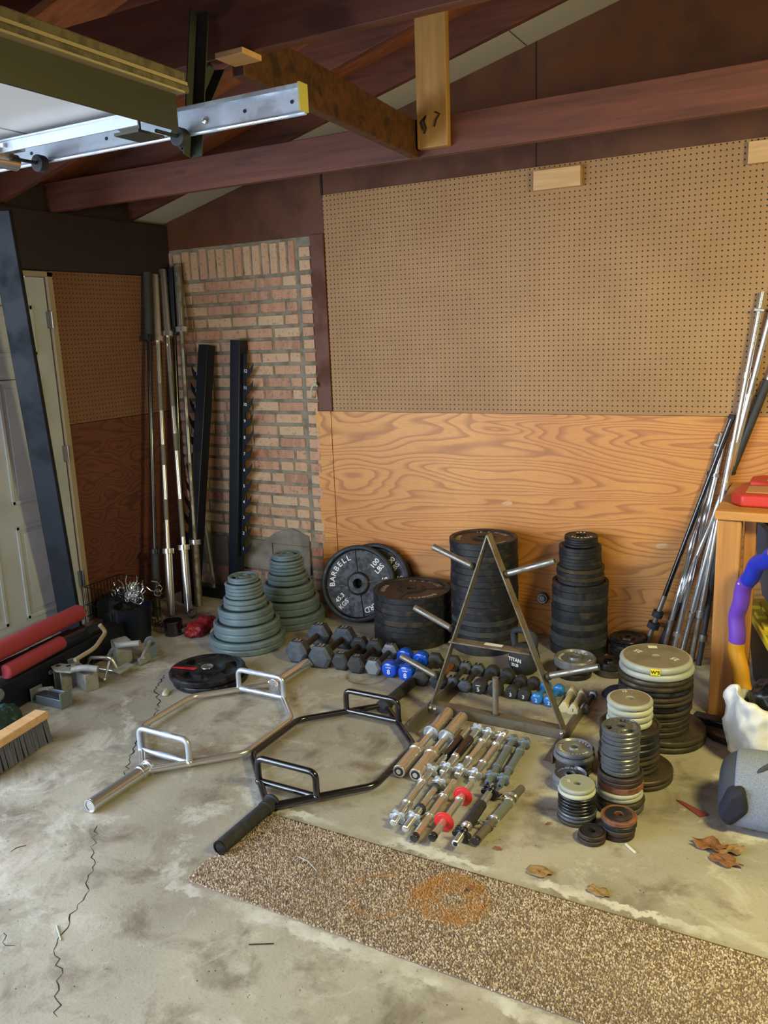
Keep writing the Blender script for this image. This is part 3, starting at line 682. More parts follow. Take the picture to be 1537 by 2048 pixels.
# lettered silver stack beside the A-frame foot
st = stack('silver stack at the rack foot', (3.06, -1.355), [(0, .052, .07, 3, 'ring', [M_bronze, M_rust], .014, ['brown plate', 'dark rusty plate']), (.052, .076, .078, 1, 'oly', [M_silver], .014, ['silver plate']), (.076, .098, .074, 1, 'oly', [M_silver], .014, ['lettered silver plate'])], 'plates in the silver stack')
st[-1].rotation_euler = (0, 0, 0)
top_letters(st[-1], [('10LB', 60, 16), ('WEIDER', -60, 15), ('BARBELL', -140, 13)], .016, .056, .0160, M_label)
st = stack('leaning pair behind the small front stack', (3.08, -1.475), [(0, .026, .066, 1, 'oly', [M_silver], .014, ['lower silver plate']), (.026, .053, .066, 1, 'oly', [M_silver], .014, ['lettered silver plate'])], 'plates in the silver pair')
st[-1].rotation_euler = (0, 0, 0); top_letters(st[-1], [('YORK', 150, 17), ('BAR', 100, 16)], .016, .05, .0195, M_label)
# small front stack
st = stack('small front stack of thin round plates', (3.155, -1.666), [(0, .042, .067, 3, 'vinyl', [M_bronze, M_pewter, M_pewter], .014, ['dull brown plate', 'dark grey plate', 'dark grey plate']), (.042, .101, .065, 5, 'vinyl', [M_blackg], .014, ['glossy black plate']), (.101, .117, .064, 1, 'vinyl', [M_vinyl2], .014, ['pale cream-grey plate']), (.117, .133, .061, 1, 'vinyl', [M_vinyl], .014, ['flat grey plate'])], 'plates in the small front stack', .0015)
MB().lathe([(.054, .0155), (.015, .0155), (.015, .015), (.054, .015)], 48).build('dusty_top', mat('sage_top', '#8f9284', .55), st[-1])
MB().text('2.5', .013, MX.Translation((-.03, .0, .0158)) @ MX.Rotation(2.0, 4, 'Z'), .0003).build('number_mark', M_label, st[-1]); st[-1].rotation_euler = (0, 0, 0)
# rusty stacks
st = stack('rusty pile with an orange rim', (3.305, -1.70), [(0, .019, .055, 1, 'ring', [M_rust], .014, ['rusty plate']), (.019, .038, .056, 1, 'ring', [M_rust], .014, ['rusty plate']), (.038, .055, .057, 1, 'ring', [M_blackw], .014, ['dark plate']), (.055, .073, .059, 1, 'ring', [M_rusto], .014, ['orange-rimmed rusty plate'])], 'plates in the orange rimmed rusty pile')
MB().lathe([(.044, .0185), (.016, .0185), (.016, .0145), (.044, .0145)], 40).lathe([(.024, .020), (.016, .020), (.016, .016), (.024, .016)], 32).build('dark_hub', M_blackw, st[-1])
st = stack('smallest rusty pair nearest the camera', (3.232, -1.768), [(0, .017, .046, 1, 'ring', [M_rust], .014, ['small rusty plate']), (.017, .034, .045, 1, 'ring', [M_rust], .014, ['small rusty plate'])], 'plates in the smallest rusty pair', .004)
MB().lathe([(.036, .0175), (.014, .0175), (.014, .0145), (.036, .0145)], 40).build('dark_hub', M_blackw, st[-1])
# two leaning 100 lb plates
def leaning(M, lab, first):
    o = MB().lathe([(.222, 0), (.226, .004), (.227, .008), (.227, .052), (.223, .057), (.218, .059), (.206, .059), (.200, .05), (.197, .036), (.07, .036), (.064, .05), (.056, .054), (.03, .054), (.0265, .05), (.0265, 0)], 72).build('weight_plate', M_black, ang=25)
    o.matrix_basis = M; tag(o, lab, 'weight plate', 'large plates leaning on the wood wall')
    mb = MB()
    for a in (100, 10, -78, 190): mb.box(.058, .2, -.0045, .0045, .034, .043, MX.Rotation(radians(a), 4, 'Z'))
    mb.build('rib', M_black, o, bevel=.0015)
    t = MB(); MZ = MX.Translation((0, 0, .0365))
    t.arc_text('BARBELL', .046, .162, radians(150), radians(11.5), MZ, .001)
    t.arc_text('STANDARD', .046, .162, radians(-28), radians(11.5), MZ, .001)
    t.text('100', .042, MZ @ MX.Rotation(radians(52-90), 4, 'Z') @ MX.Translation((0, .155, 0)) @ MX.Rotation(radians(90), 4, 'Z'), .001)
    t.text('LBS', .042, MZ @ MX.Rotation(radians(52-90), 4, 'Z') @ MX.Translation((.042, .15, 0)) @ MX.Rotation(radians(90), 4, 'Z'), .001)
    t.text('45.3', .038, MZ @ MX.Rotation(radians(228-90), 4, 'Z') @ MX.Translation((.022, .14, 0)) @ MX.Rotation(radians(-90), 4, 'Z'), .001)
    t.text('KGS', .038, MZ @ MX.Rotation(radians(228-90), 4, 'Z') @ MX.Translation((-.022, .15, 0)) @ MX.Rotation(radians(-90), 4, 'Z'), .001)
    t.build('lettering', M_white, o)
    return o
def lean_M(x, y, tilt, yaw, R):       # local z = face normal towards the camera side (-y), tilted back
    n = V((sin(yaw)*cos(tilt), -cos(yaw)*cos(tilt), sin(tilt))); xx = V((0, 0, 1)).cross(n).normalized(); yy = n.cross(xx)
    c = V((x, y, 0))+yy*R
    return MX(((xx.x, yy.x, n.x, c.x), (xx.y, yy.y, n.y, c.y), (xx.z, yy.z, n.z, c.z), (0, 0, 0, 1)))
leaning(lean_M(1.455, -.235, radians(17), radians(12), .227), 'large black lettered plate leaning in front, reading BARBELL and 100 LBS', 1)
leaning(lean_M(1.52, -.165, radians(17), radians(8), .227), 'large black plate leaning behind the white-lettered one', 0)
# pair of black grip plates on the left floor
o = MB().lathe([(.178, 0), (.186, .004), (.189, .01), (.189, .024), (.185, .029), (.178, .031), (.165, .031), (.155, .027), (.07, .027), (.06, .03), (.03, .031), (.0265, .028), (.0265, 0)], 72).build('weight_plate', M_blackg, ang=28)
o.location = (1.18, -1.245, 0); tag(o, 'lower black grip plate lying left of the chrome hex bar', 'weight plate', 'black grip plates')
o = MB().lathe([(.178, 0), (.186, .004), (.189, .01), (.189, .026), (.185, .031), (.178, .034), (.165, .034), (.155, .03), (.07, .03), (.06, .034), (.03, .036), (.0265, .032), (.0265, 0)], 72).build('weight_plate', M_blackg, ang=28)
carve(o, [MB().prism([(rad*cos(a), rad*sin(a)) for rad, rng in ((.148, range(9)), (.092, range(8, -1, -1))) for a in [ac+(j/8-.5)*1.25 for j in rng]], .012, .06) for ac in (.35, .35+2*pi/3, .35+4*pi/3)])
o.location = (1.17, -1.255, .033); o.rotation_euler = (0, 0, .1); tag(o, 'upper black grip plate with red mark lying left of chrome hex bar', 'weight plate', 'black grip plates')
MB().prism([(-.0, -.008), (.125, .002), (.125, .03), (.0, .004)], 0, .0012, MX.Translation((-.165, -.055, .0345))).build('red_mark', M_red, o)
MB().text('LIFTING', .012, MX.Translation((-.085, -.046, .036)) @ MX.Rotation(.1, 4, 'Z'), .0002).build('mark_lettering', M_dark, o)
MB().cyl((0, 0, .02), (0, 0, .039), .031, n=32, hole=.026).build('hub_ring', M_chrome, o)
# ================================================================ HEX BARS
def hexbar(px, py, name, lab, mt, ms, mg, zr, cap_m):
    t = thing(name, lab, 'hex bar', (px, py, 0)); r = .0135; z = .027
    S1, S2 = (0, -.45, z), (0, .45, z); H = [S1, (-.284, -.165, z), (-.284, .165, z), S2, (.284, .165, z), (.284, -.165, z)]
    MB().tube(H, r, 14, True, .035, 5).build('frame_tube', mt, t, ang=60)
    for s in (-1, 1):
        MB().cyl((0, s*.715, z), (0, s*.43, z), .0255, n=32).cyl((0, s*.47, z), (0, s*.455, z), .029, n=32).build('sleeve', ms, t, bevel=.0015)
        e = MB(); e.cyl((0, s*.7155, z), (0, s*.717, z), .018, n=28).cyl((0, s*.7150, z), (0, s*.7195, z), .0255, n=28, hole=.021); e.build('end_cap', cap_m, t)
        e = MB(); e.cyl((0, s*.43, z), (0, s*.418, z), .034, n=32); e.build('collar', ms, t, bevel=.002)
        y = s*.305; xm = .13
        yb = s*(.45-.285*(xm/.295))
        MB().cyl((-xm, s*.325, z+.004), (xm, s*.325, z+.004), .0125, n=16).build('low_grip', mg, t)
        MB().tube([(-xm, s*.325, z), (-xm, s*.325, z+zr), (xm, s*.325, z+zr), (xm, s*.325, z)], .0125, 14, fil=.03).build('raised_handle', mg, t, ang=60)
        for x in (-xm, xm): MB().ball((x, s*.325, z+.003), .0155, 12, 8).build('weld', mt, t)
    return t
M_chs = mat('sleeve_chrome', '#d8dadc', .2, .85)
hexbar(1.556, -1.655, 'hex_bar', 'chrome hex trap bar lying left of the black one', M_chromew, M_chs, M_galv, .1, M_chs)
hexbar(2.154, -1.652, 'hex_bar', 'black hex trap bar with raised handles, sleeve resting on the rug', M_gloss, M_rubber, M_gloss, .1, M_blackg)
# ================================================================ DUMBBELLS
def head_hex(y0, y1, w, rot=0):
    """hexagonal head, flat on the floor; w = across flats"""
    R = w/sqrt(3); mb = MB(); c = (y1-y0)
    def ring(y, k): return [(R*k*cos(radians(60*i)), y, w/2+R*k*sin(radians(60*i))) for i in range(6)]
    ins = abs(c)*.18
    rings = [ring(y0, .72), ring(y0+ins*(1 if c > 0 else -1), 1), ring(y1-ins*(1 if c > 0 else -1), 1), ring(y1, .72)]
    vs = sum(rings, []); fs = [list(range(6)), list(range(18, 24))]
    for a in range(3):
        for i in range(6): fs.append((a*6+i, a*6+(i+1) % 6, a*6+6+(i+1) % 6, a*6+6+i))
    return mb.add(vs, fs)
def face_M(y, z, s=1): return MX(((1, 0, 0, 0), (0, 0, -1, y), (0, 1, 0, z), (0, 0, 0, 1)))
def dumbbell(lab, x, y0, y1, kind, w, hl, mh, mr, group, num=None, hr=.014, yaw=0):
    L = (y1-y0); x_, ym = x, (y0+y1)/2; Lh = L/2+hl/2
    t = thing('dumbbell', lab, 'dumbbell', (x_, ym, 0), yaw, group)
    for s in (-1, 1):
        a, b = s*Lh, s*(Lh-hl)
        if kind == 'hex': o = head_hex(a, b, w).build('head', mh, t, bevel=.003, ang=20)
        elif kind == 'round':
            o = MB().lathe([(0.0001, 0), (w*.40, 0), (w*.47, .004), (w*.5, .012), (w*.5, hl-.012), (w*.47, hl-.004), (w*.38, hl), (.0001, hl)], 32, MX.Translation((0, s*Lh, w/2)) @ MX.Rotation(radians(90*s), 4, 'X'), closed=False).build('head', mh, t, ang=50)
        else:
            R = w*.62; P = [(R*cos(radians(90+120*i+d)), R*sin(radians(90+120*i+d))) for i in range(3) for d in (-14, 0, 14)]
            P = [(px, py+R*.5) for px, py in P]; o = MB().prism(P, -max(a, b), -min(a, b), XZ).build('head', mh, t, bevel=.004, ang=40)
    MB().cyl((0, -(Lh-hl), w/2), (0, Lh-hl, w/2), hr, n=20).build('handle', mr, t)
    if num:
        if kind == 'hex':
            for s in (-1, 1):
                yc = s*(Lh-hl/2)
                MB().box(-w*.22, w*.22, yc-hl*.26, yc+hl*.26, w-.0008, w+.0006).build('number_panel', M_dark, t)
                MB().text(num, w*.34, MX.Translation((0, yc, w+.0010)), .0005).build('number_mark', M_letter, t)
        else:
            d = MB().text(num, w*.42, face_M(-Lh-.0004, w*.38), .0006)
            if w > .06: d.text('weider', w*.13, face_M(-Lh-.0004, w*.68), .0006)
            d.build('number_mark', M_white if kind == 'round' else M_dark, t)
    return t
gd_ = 'row of dumbbells before the plate stacks'
dumbbell('big grey hex dumbbell at the left end of the row', 1.45, -.88, -.62, 'hex', .118, .075, M_hexg, M_bronze, gd_, '35', .017, .12)
dumbbell('big grey hex dumbbell, second in the row, with a scuffed head', 1.603, -.89, -.615, 'hex', .118, .075, M_hexg, M_bronze, gd_, '35', .017, .1)
dumbbell('medium black hex dumbbell right after the two big ones', 1.715, -.875, -.645, 'hex', .09, .06, M_slate, M_rust, gd_, '20', .015, .1)
dumbbell('medium black hex dumbbell beside the silver one', 1.81, -.88, -.65, 'hex', .09, .06, M_slate, M_rust, gd_, '20', .015, .1)
dumbbell('silver hex dumbbell with a dark handle', 1.9, -.87, -.65, 'hex', .08, .05, M_hexs, M_slate, gd_, '12', .014, .1)
dumbbell('glossy blue vinyl dumbbell with an 8, next to the silver one', 1.995, -.855, -.68, 'round', .082, .055, M_bluev, M_bluev, gd_, '8', .016, .04)
dumbbell('glossy blue vinyl dumbbell with an 8, right of its twin', 2.09, -.862, -.685, 'round', .082, .055, M_bluev, M_bluev, gd_, '8', .016, .04)
dumbbell('dark hex dumbbell right of the blue eights under the rack peg', 2.17, -.89, -.67, 'hex', .076, .05, M_slate, M_rust, gd_, None, .014, .12)
dumbbell('dark hex dumbbell behind the left rack leg', 2.264, -.885, -.67, 'hex', .078, .05, M_slate, M_rusto, gd_, None, .014, .08)
dumbbell('small dark hex dumbbell just inside the left rack leg', 2.331, -.86, -.675, 'hex', .06, .045, M_hexg, M_slate, gd_, '5', .012, .06)
dumbbell('small dark hex dumbbell left of the black round five', 2.40, -.875, -.68, 'hex', .062, .045, M_hexg, M_slate, gd_, '5', .012, .06)
dumbbell('black rubber dumbbell with a white 5', 2.473, -.86, -.69, 'round', .07, .052, M_rubber, M_rubber, gd_, '5', .015, .02)
dumbbell('black rubber dumbbell behind the upright rack peg', 2.553, -.862, -.70, 'round', .07, .052, M_rubber, M_rubber, gd_, None, .015, 0)
dumbbell('smaller black rubber dumbbell with a white 3', 2.628, -.85, -.725, 'round', .06, .044, M_rubber, M_rubber, gd_, '3', .014, 0)
dumbbell('smaller black rubber dumbbell beside the light blue ones', 2.689, -.85, -.722, 'round', .06, .044, M_rubber, M_rubber, gd_, '3', .014, 0)
dumbbell('light blue vinyl dumbbell left of the right rack leg', 2.752, -.86, -.73, 'round', .054, .036, M_bluel, M_bluel, gd_, '2', .012, 0)
dumbbell('light blue vinyl dumbbell behind the right rack leg', 2.815, -.865, -.74, 'round', .054, .036, M_bluel, M_bluel, gd_, '2', .012, -.04)
dumbbell('cream triangular dumbbell right behind the right rack leg', 2.88, -.885, -.735, 'tri', .05, .03, M_cream, M_cream, gd_, None, .013, .06)
dumbbell('cream triangular dumbbell with a dark number, next to the silver one', 2.925, -.89, -.735, 'tri', .05, .03, M_cream, M_cream, gd_, '1', .013, .03)
dumbbell('tiny silver hex dumbbell at the right end of the row', 2.97, -.87, -.715, 'hex', .04, .028, M_hexs, M_slate, gd_, None, .010, .02)
# ================================================================ KETTLEBELL
k = thing('kettlebell', 'black kettlebell reading TITAN behind the A-frame rack', 'kettlebell', (2.585, -.55, 0), -.3)
MB().lathe([(.0001, 0), (.045, 0), (.062, .014), (.075, .045), (.078, .078), (.068, .115), (.05, .138), (.03, .148), (.0001, .15)], 40, closed=False).build('body', M_rubber, k, ang=60)
MB().tube([(-.055, 0, .12), (-.066, 0, .17), (-.062, 0, .205), (0, 0, .222), (.062, 0, .205), (.066, 0, .17), (.055, 0, .12)], .0155, 16, fil=.03).build('handle', M_rubber, k, ang=60)
MB().text('TITAN', .026, face_M(-.0772, .088) , .002).text('25LB', .02, face_M(-.0772, .062), .002).build('lettering', M_white, k)
# ================================================================ A-FRAME PLATE RACK
AY = -1.12; r_ = thing('plate_rack', 'raw steel A-frame plate rack with round pegs standing mid floor', 'plate rack', (2.655, AY, 0))
Lf, Rt, Ap = V((2.34, AY, .004)), V((2.962, AY, .004)), V((2.628, AY, .842))
for a, b_ in ((Lf, Ap), (Rt, Ap)):
    MB().box(0, (b_-a).length, -.025, .025, -.003, .003, frame(a, b_-a, V((0, 1, 0)).cross(b_-a))).build('leg', M_steelr, r_, True, bevel=.001)
for s, a, b_ in ((-1, (2.558, .696), (2.374, .765)), (-1, (2.454, .404), (2.274, .479)), (-1, (2.377, .17), (2.198, .238)), (1, (2.703, .679), (2.907, .755)), (1, (2.882, .259), (3.09, .334))):
    MB().cyl((a[0], AY, a[1]), (b_[0], AY, b_[1]), .0135, n=20, hole=.0115).build('peg', M_steel, r_, True)
    MB().ball((a[0]+s*.003, AY, a[1]), .017, 14, 8, (1, 1, 1)).build('weld', M_bronze, r_, True)
MB().box(2.446, 2.81, AY-.025, AY+.03, .348, .354).build('cross_bar', M_steelr, r_, True, bevel=.001)
MB().box(2.60, 2.68, AY+.0, AY+.024, .3545, .3555).build('paper_label', M_label, r_, True)
for x, s in ((2.34, 1), (2.972, -1)):
    MB().box(x, x+s*.004, -1.35, -.84, 0, .045).box(min(x, x+s*.04), max(x, x+s*.04), -1.35, -.84, 0, .004).build('foot', M_steelr, r_, True, bevel=.001)
MB().box(2.346, 2.966, AY-.03, AY-.026, 0.004, .045).box(2.346, 2.966, AY-.03, AY+.018, .041, .045).build('base_rail', M_steelr, r_, True, bevel=.001)
MB().cyl((2.652, AY-.005, .045), (2.652, AY-.005, .215), .0135, n=20).build('peg', M_steel, r_, True)
MB().ball((2.652, AY-.005, .046), .018, 14, 8, (1, 1, .4)).build('weld', M_bronze, r_, True)
b = MB()
for q in ((2.352, AY-.032, .03), (2.375, AY-.032, .028), (2.95, AY-.032, .03)): b.ball(q, .009, 10, 6)
b.build('bolt', M_chromew, r_, True)
# ================================================================ DUMBBELL HANDLES ON THE FLOOR
def handle(lab, p0, p1, segs, group='spare dumbbell handles on the floor'):
    a, b_ = V(p0), V(p1); L = (b_-a).length; M = frame(a, b_-a)
    t = thing('dumbbell_bar', lab, 'dumbbell handle', M=M, group=group)
    for sg in segs:
        k = sg[0]
        if k == 'c': _, t0, t1, r, m, nm = sg; MB().cyl((t0*L, 0, 0), (t1*L, 0, 0), r, n=22).build(nm, m, t, bevel=.001 if r > .01 else 0)
        elif k == 'thread':
            _, t0, t1, r, m, nm = sg; n = max(4, int((t1-t0)*L/.0042)); P = []
            for i in range(n):
                x = (t0+(t1-t0)*i/n)*L; d = (t1-t0)*L/n; P += [(r-.0014, x), (r, x+d*.35), (r, x+d*.6), (r-.0014, x+d*.95)]
            P = [(.0001, t0*L)]+P+[(.0001, t1*L)]
            MB().lathe(P, 18, MX(((0, 0, 1, 0), (0, 1, 0, 0), (-1, 0, 0, 0), (0, 0, 0, 1))), closed=False).build(nm, m, t, ang=80)
        elif k == 'star':
            _, t0, r, m, n = sg; P = []
            for i in range(n*4):
                an = 2*pi*i/(n*4); q = i % 4; rr = (r, r*.93, r*.66, r*.93)[q]; P.append((rr*cos(an), rr*sin(an)))
            Mx = MX(((0, 0, 1, 0), (1, 0, 0, 0), (0, 1, 0, 0), (0, 0, 0, 1)))
            MB().prism(P, t0*L-.005, t0*L+.005, Mx).cyl((t0*L-.009, 0, 0), (t0*L+.009, 0, 0), r*.6, n=20).build('star_nut', m, t, bevel=.0015)
        elif k == 'disc':
            _, t0, r, m = sg; MB().cyl((t0*L-.005, 0, 0), (t0*L+.005, 0, 0), r*.8, n=30).cyl((t0*L-.003, 0, 0), (t0*L+.003, 0, 0), r, n=30).build('red_collar', m, t, bevel=.002)
        elif k == 'clip':
            _, t0, m = sg
            P = [(t0*L+.012*(i/36-.5), .017*cos(i*pi/6), .017*sin(i*pi/6)) for i in range(37)]
            MB().tube(P, .002, 6).build('spring_clip', m, t)
            MB().tube([(t0*L-.006, .017, 0), (t0*L-.0, .04, .004), (t0*L+.012, .075, .0)], .002, 6).build('clip_arm', m, t)
            MB().tube([(t0*L+.006, 0, .017), (t0*L+.0, .03, .012), (t0*L-.02, .045, -.002)], .002, 6).build('clip_arm', m, t)
            MB().tube([(t0*L-.0, .035, .002), (t0*L-.025, .075, -.006)], .005, 8).build('clip_grip', M_blackg, t)
    return t
C_, T_ = 'c', 'thread'
for lab, a, b_ in (('thick chrome olympic dumbbell handle next to the black hex bar', (2.475, -1.696, 0.030), (2.446, -1.163, 0.030)), ('second thick rusty chrome dumbbell handle, right of its twin', (2.544, -1.693, 0.030), (2.519, -1.179, 0.030))):
    handle(lab, a, b_, [(C_, 0, .34, .025, M_rustch, 'sleeve'), (C_, .30, .355, .029, M_chromew, 'collar'), (C_, .33, .66, .014, M_chromew, 'grip'), (C_, .61, .645, .033, M_galv, 'collar'), (C_, .64, 1, .025, M_rustch, 'sleeve'), (C_, -.004, .003, .018, M_dark, 'end_cap'), (C_, -.007, .003, .01, M_chrome, 'end_bolt')])
handle('chrome handle with black foam grip beside the thick olympic handles', (2.586, -1.618, 0.022), (2.575, -1.242, 0.022), [(T_, 0, .3, .0125, M_chrome, 'thread'), (C_, .28, .72, .018, M_gloss, 'foam_grip'), (T_, .7, 1, .0125, M_rustch, 'thread')])
handle('chrome handle with black grip and star nuts, fourth in back row', (2.628, -1.631, 0.026), (2.619, -1.217, 0.026), [(T_, 0, .32, .0135, M_chrome, 'thread'), ('star', .1, .031, M_galv, 6), (C_, .3, .35, .017, M_chrome, 'collar'), (C_, .33, .7, .018, M_gloss, 'grip'), (T_, .7, 1, .0135, M_chrome, 'thread'), ('star', .92, .031, M_galv, 6)])
handle('all chrome handle with star nuts, fifth in the back row', (2.687, -1.624, 0.026), (2.673, -1.222, 0.026), [(T_, 0, .32, .0135, M_chrome, 'thread'), ('star', .1, .031, M_galv, 4), (C_, .3, .7, .0125, M_chromew, 'grip'), (C_, .3, .33, .018, M_chrome, 'collar'), (C_, .68, .71, .018, M_chrome, 'collar'), (T_, .7, 1, .0135, M_chrome, 'thread'), ('star', .9, .03, M_galv, 4)])
handle('all chrome handle with star nuts, left of the grey pair', (2.747, -1.628, 0.026), (2.734, -1.224, 0.026), [(T_, 0, .32, .0135, M_chrome, 'thread'), ('star', .1, .031, M_galv, 4), (C_, .3, .7, .0125, M_chromew, 'grip'), (C_, .3, .33, .018, M_chrome, 'collar'), (C_, .68, .71, .018, M_chrome, 'collar'), (T_, .7, 1, .0135, M_chrome, 'thread'), ('star', .88, .03, M_chromew, 6)])
for lab, a, b_ in (('blue-grey plastic handle, left one of the grey pair', (2.809, -1.623, 0.024), (2.781, -1.242, 0.024)), ('blue-grey plastic handle, right end of the back row', (2.856, -1.624, 0.024), (2.834, -1.246, 0.024))):
    handle(lab, a, b_, [(C_, 0, 1, .0125, M_bluegp, 'bar'), ('star', .13, .027, M_bluegp, 5), (C_, .3, .34, .018, M_bluegp, 'collar'), (C_, .3, .72, .0145, M_bluegp, 'grip'), (C_, .7, .74, .018, M_bluegp, 'collar'), ('star', .9, .027, M_bluegp, 5), (C_, -.003, .002, .004, M_dark, 'end_hole')])
handle('chrome threaded handle with star nuts, leftmost of the front row', (2.611, -2.002, 0.026), (2.577, -1.589, 0.026), [(T_, 0, .33, .0135, M_chrome, 'thread'), ('star', .1, .031, M_galv, 5), (C_, .3, .335, .019, M_chromew, 'collar'), (C_, .32, .68, .0125, M_chromew, 'grip'), (C_, .66, .695, .019, M_chromew, 'collar'), (T_, .68, 1, .0135, M_chrome, 'thread'), ('star', .9, .03, M_galv, 5)])
handle('chrome threaded handle with star nuts, second of the front row', (2.664, -2.016, 0.026), (2.644, -1.640, 0.026), [(T_, 0, .36, .0135, M_chrome, 'thread'), ('star', .19, .031, M_galv, 5), (C_, .33, .37, .02, M_slate, 'collar'), (C_, .36, .72, .0125, M_chromew, 'grip'), (C_, .72, .75, .02, M_slate, 'collar'), (T_, .74, 1, .0135, M_chrome, 'thread'), ('star', .84, .03, M_galv, 5)])
handle('smooth chrome handle with black end cap between threaded and red-collared ones', (2.708, -2.034, 0.019), (2.690, -1.660, 0.019), [(C_, 0, .36, .0135, M_rustch, 'sleeve'), (C_, -.02, .03, .0145, M_gloss, 'end_cap'), (C_, .33, .365, .019, M_chromew, 'collar'), (C_, .36, .7, .0125, M_chromew, 'grip'), (C_, .69, .73, .019, M_chromew, 'collar'), (C_, .72, 1, .0135, M_rustch, 'sleeve')])
handle('chrome handle with two bright red round collars', (2.774, -2.030, 0.037), (2.766, -1.678, 0.037), [(C_, 0, 1, .0125, M_chromew, 'bar'), (C_, -.02, .03, .0145, M_gloss, 'end_cap'), ('disc', .27, .036, M_red), (C_, .3, .36, .017, M_chrome, 'collar'), (C_, .66, .7, .017, M_chrome, 'collar'), ('disc', .76, .036, M_red)])
handle('chrome threaded handle with black grip and black star nuts', (2.852, -2.025, 0.030), (2.842, -1.664, 0.030), [(T_, 0, .3, .0135, M_chrome, 'thread'), (C_, -.003, .002, .008, M_dark, 'end_hole'), ('star', .16, .034, M_blackg, 6), (C_, .27, .31, .019, M_chrome, 'collar'), (C_, .3, .7, .0185, M_rubber, 'foam_grip'), (T_, .69, 1, .0135, M_chrome, 'thread'), ('star', .93, .034, M_blackg, 6)])
handle('grey-gripped handle with spring clips, rightmost of the front row', (2.902, -1.967, 0.022), (2.933, -1.601, 0.022), [(C_, 0, .36, .0145, M_steelr, 'sleeve'), (C_, -.02, .02, .0155, M_gloss, 'end_cap'), ('clip', .25, M_steelr), (C_, .35, .38, .02, M_chrome, 'collar'), (C_, .37, .7, .0175, M_grey_grip, 'grip'), (C_, .69, .72, .02, M_chrome, 'collar'), ('clip', .79, M_chromew), (C_, .71, 1, .0145, M_steelr, 'sleeve')])
# ================================================================ LEANING BARS
def bar(lab, p0, p1, segs, group, bends=None, nm='barbell', cat='barbell'):
    a, b_ = V(p0), V(p1); L = (b_-a).length; M = frame(a, b_-a, (0, 1, 0)); t = thing(nm, lab, cat, M=M, group=group)
    for sg in segs:
        k, t0, t1, r, m, n = sg
        if k == 'c': MB().cyl((t0*L, 0, 0), (t1*L, 0, 0), r, n=20).build(n, m, t, bevel=.001 if r > .02 else 0)
        elif k == 't':
            c = max(6, int((t1-t0)*L/.0055)); P = [(.0001, t0*L)]
            for i in range(c):
                x = (t0+(t1-t0)*i/c)*L; d = (t1-t0)*L/c; P += [(r-.0018, x), (r, x+d*.35), (r, x+d*.6), (r-.0018, x+d*.95)]
            P.append((.0001, t1*L))
            MB().lathe(P, 14, MX(((0, 0, 1, 0), (0, 1, 0, 0), (-1, 0, 0, 0), (0, 0, 0, 1))), closed=False).build(n, m, t, ang=80)
        elif k == 'z':
            MB().tube([(t0*L+(t1-t0)*L*u, v*r[1], w*r[1]) for u, v, w in bends], r[0], 14, fil=.035).build(n, m, t, ang=60)
        elif k == 'star': 
            P = [((r if i % 2 else r*.7)*cos(i*pi/4), (r if i % 2 else r*.7)*sin(i*pi/4)) for i in range(8)]
            MB().prism(P, t0*L-.006, t0*L+.006, MX(((0, 0, 1, 0), (1, 0, 0, 0), (0, 1, 0, 0), (0, 0, 0, 1)))).build(n, m, t, bevel=.002)
    return t
gc = 'barbells leaning in the left corner'
def oly(lab, p0, p1, ms, mc, msl, kn=None, gr=gc):
    sg = [('c', .188, .812, .0145, ms, 'shaft'), ('c', 0, .187, .025, msl, 'sleeve'), ('c', .813, 1, .025, msl, 'sleeve'), ('c', .182, .197, .037, mc, 'collar'), ('c', .803, .818, .037, mc, 'collar')]
    for (u, v) in kn or []: sg.append(('c', u, v, .0152, M_knurl, 'knurling'))
    return bar(lab, p0, p1, sg, gr)
oly('black barbell leaning leftmost in the corner', (0.228, -0.620, 0.000), (0.045, -0.228, 2.085), M_gloss, M_blackg, M_slate)
oly('chrome barbell with brass-worn knurling, second in the corner', (0.315, -0.585, 0.000), (0.045, -0.164, 2.073), M_chromew, M_chromew, M_chromew, [(.28, .34), (.44, .5), (.6, .68)])
oly('bright chrome barbell leaning third in the corner', (0.380, -0.499, -0.000), (0.045, -0.088, 2.106), M_chrome, M_chrome, M_chs, [(.22, .33), (.47, .52), (.6, .7)])
oly('dark barbell leaning in the very corner behind the chrome ones', (0.226, -0.352, 0.000), (0.087, -0.050, 2.120), M_gloss, M_bluebk, M_bluebk)
oly('grey barbell with chrome collar leaning against the brick', (0.348, -0.367, -0.000), (0.139, -0.050, 2.138), M_steel, M_chrome, M_steel)
bar('short chrome bar standing against the brick between the black holders', (0.224, -0.058, 0.000), (0.185, -0.070, 0.591), [('c', 0, .7, .0125, M_chrome, 'sleeve'), ('c', .0, .03, .017, M_chrome, 'end_ring'), ('c', .7, .76, .011, M_chromew, 'ring'), ('c', .74, 1, .006, M_steel, 'rod')], None, nm='cable_bar', cat='bar')
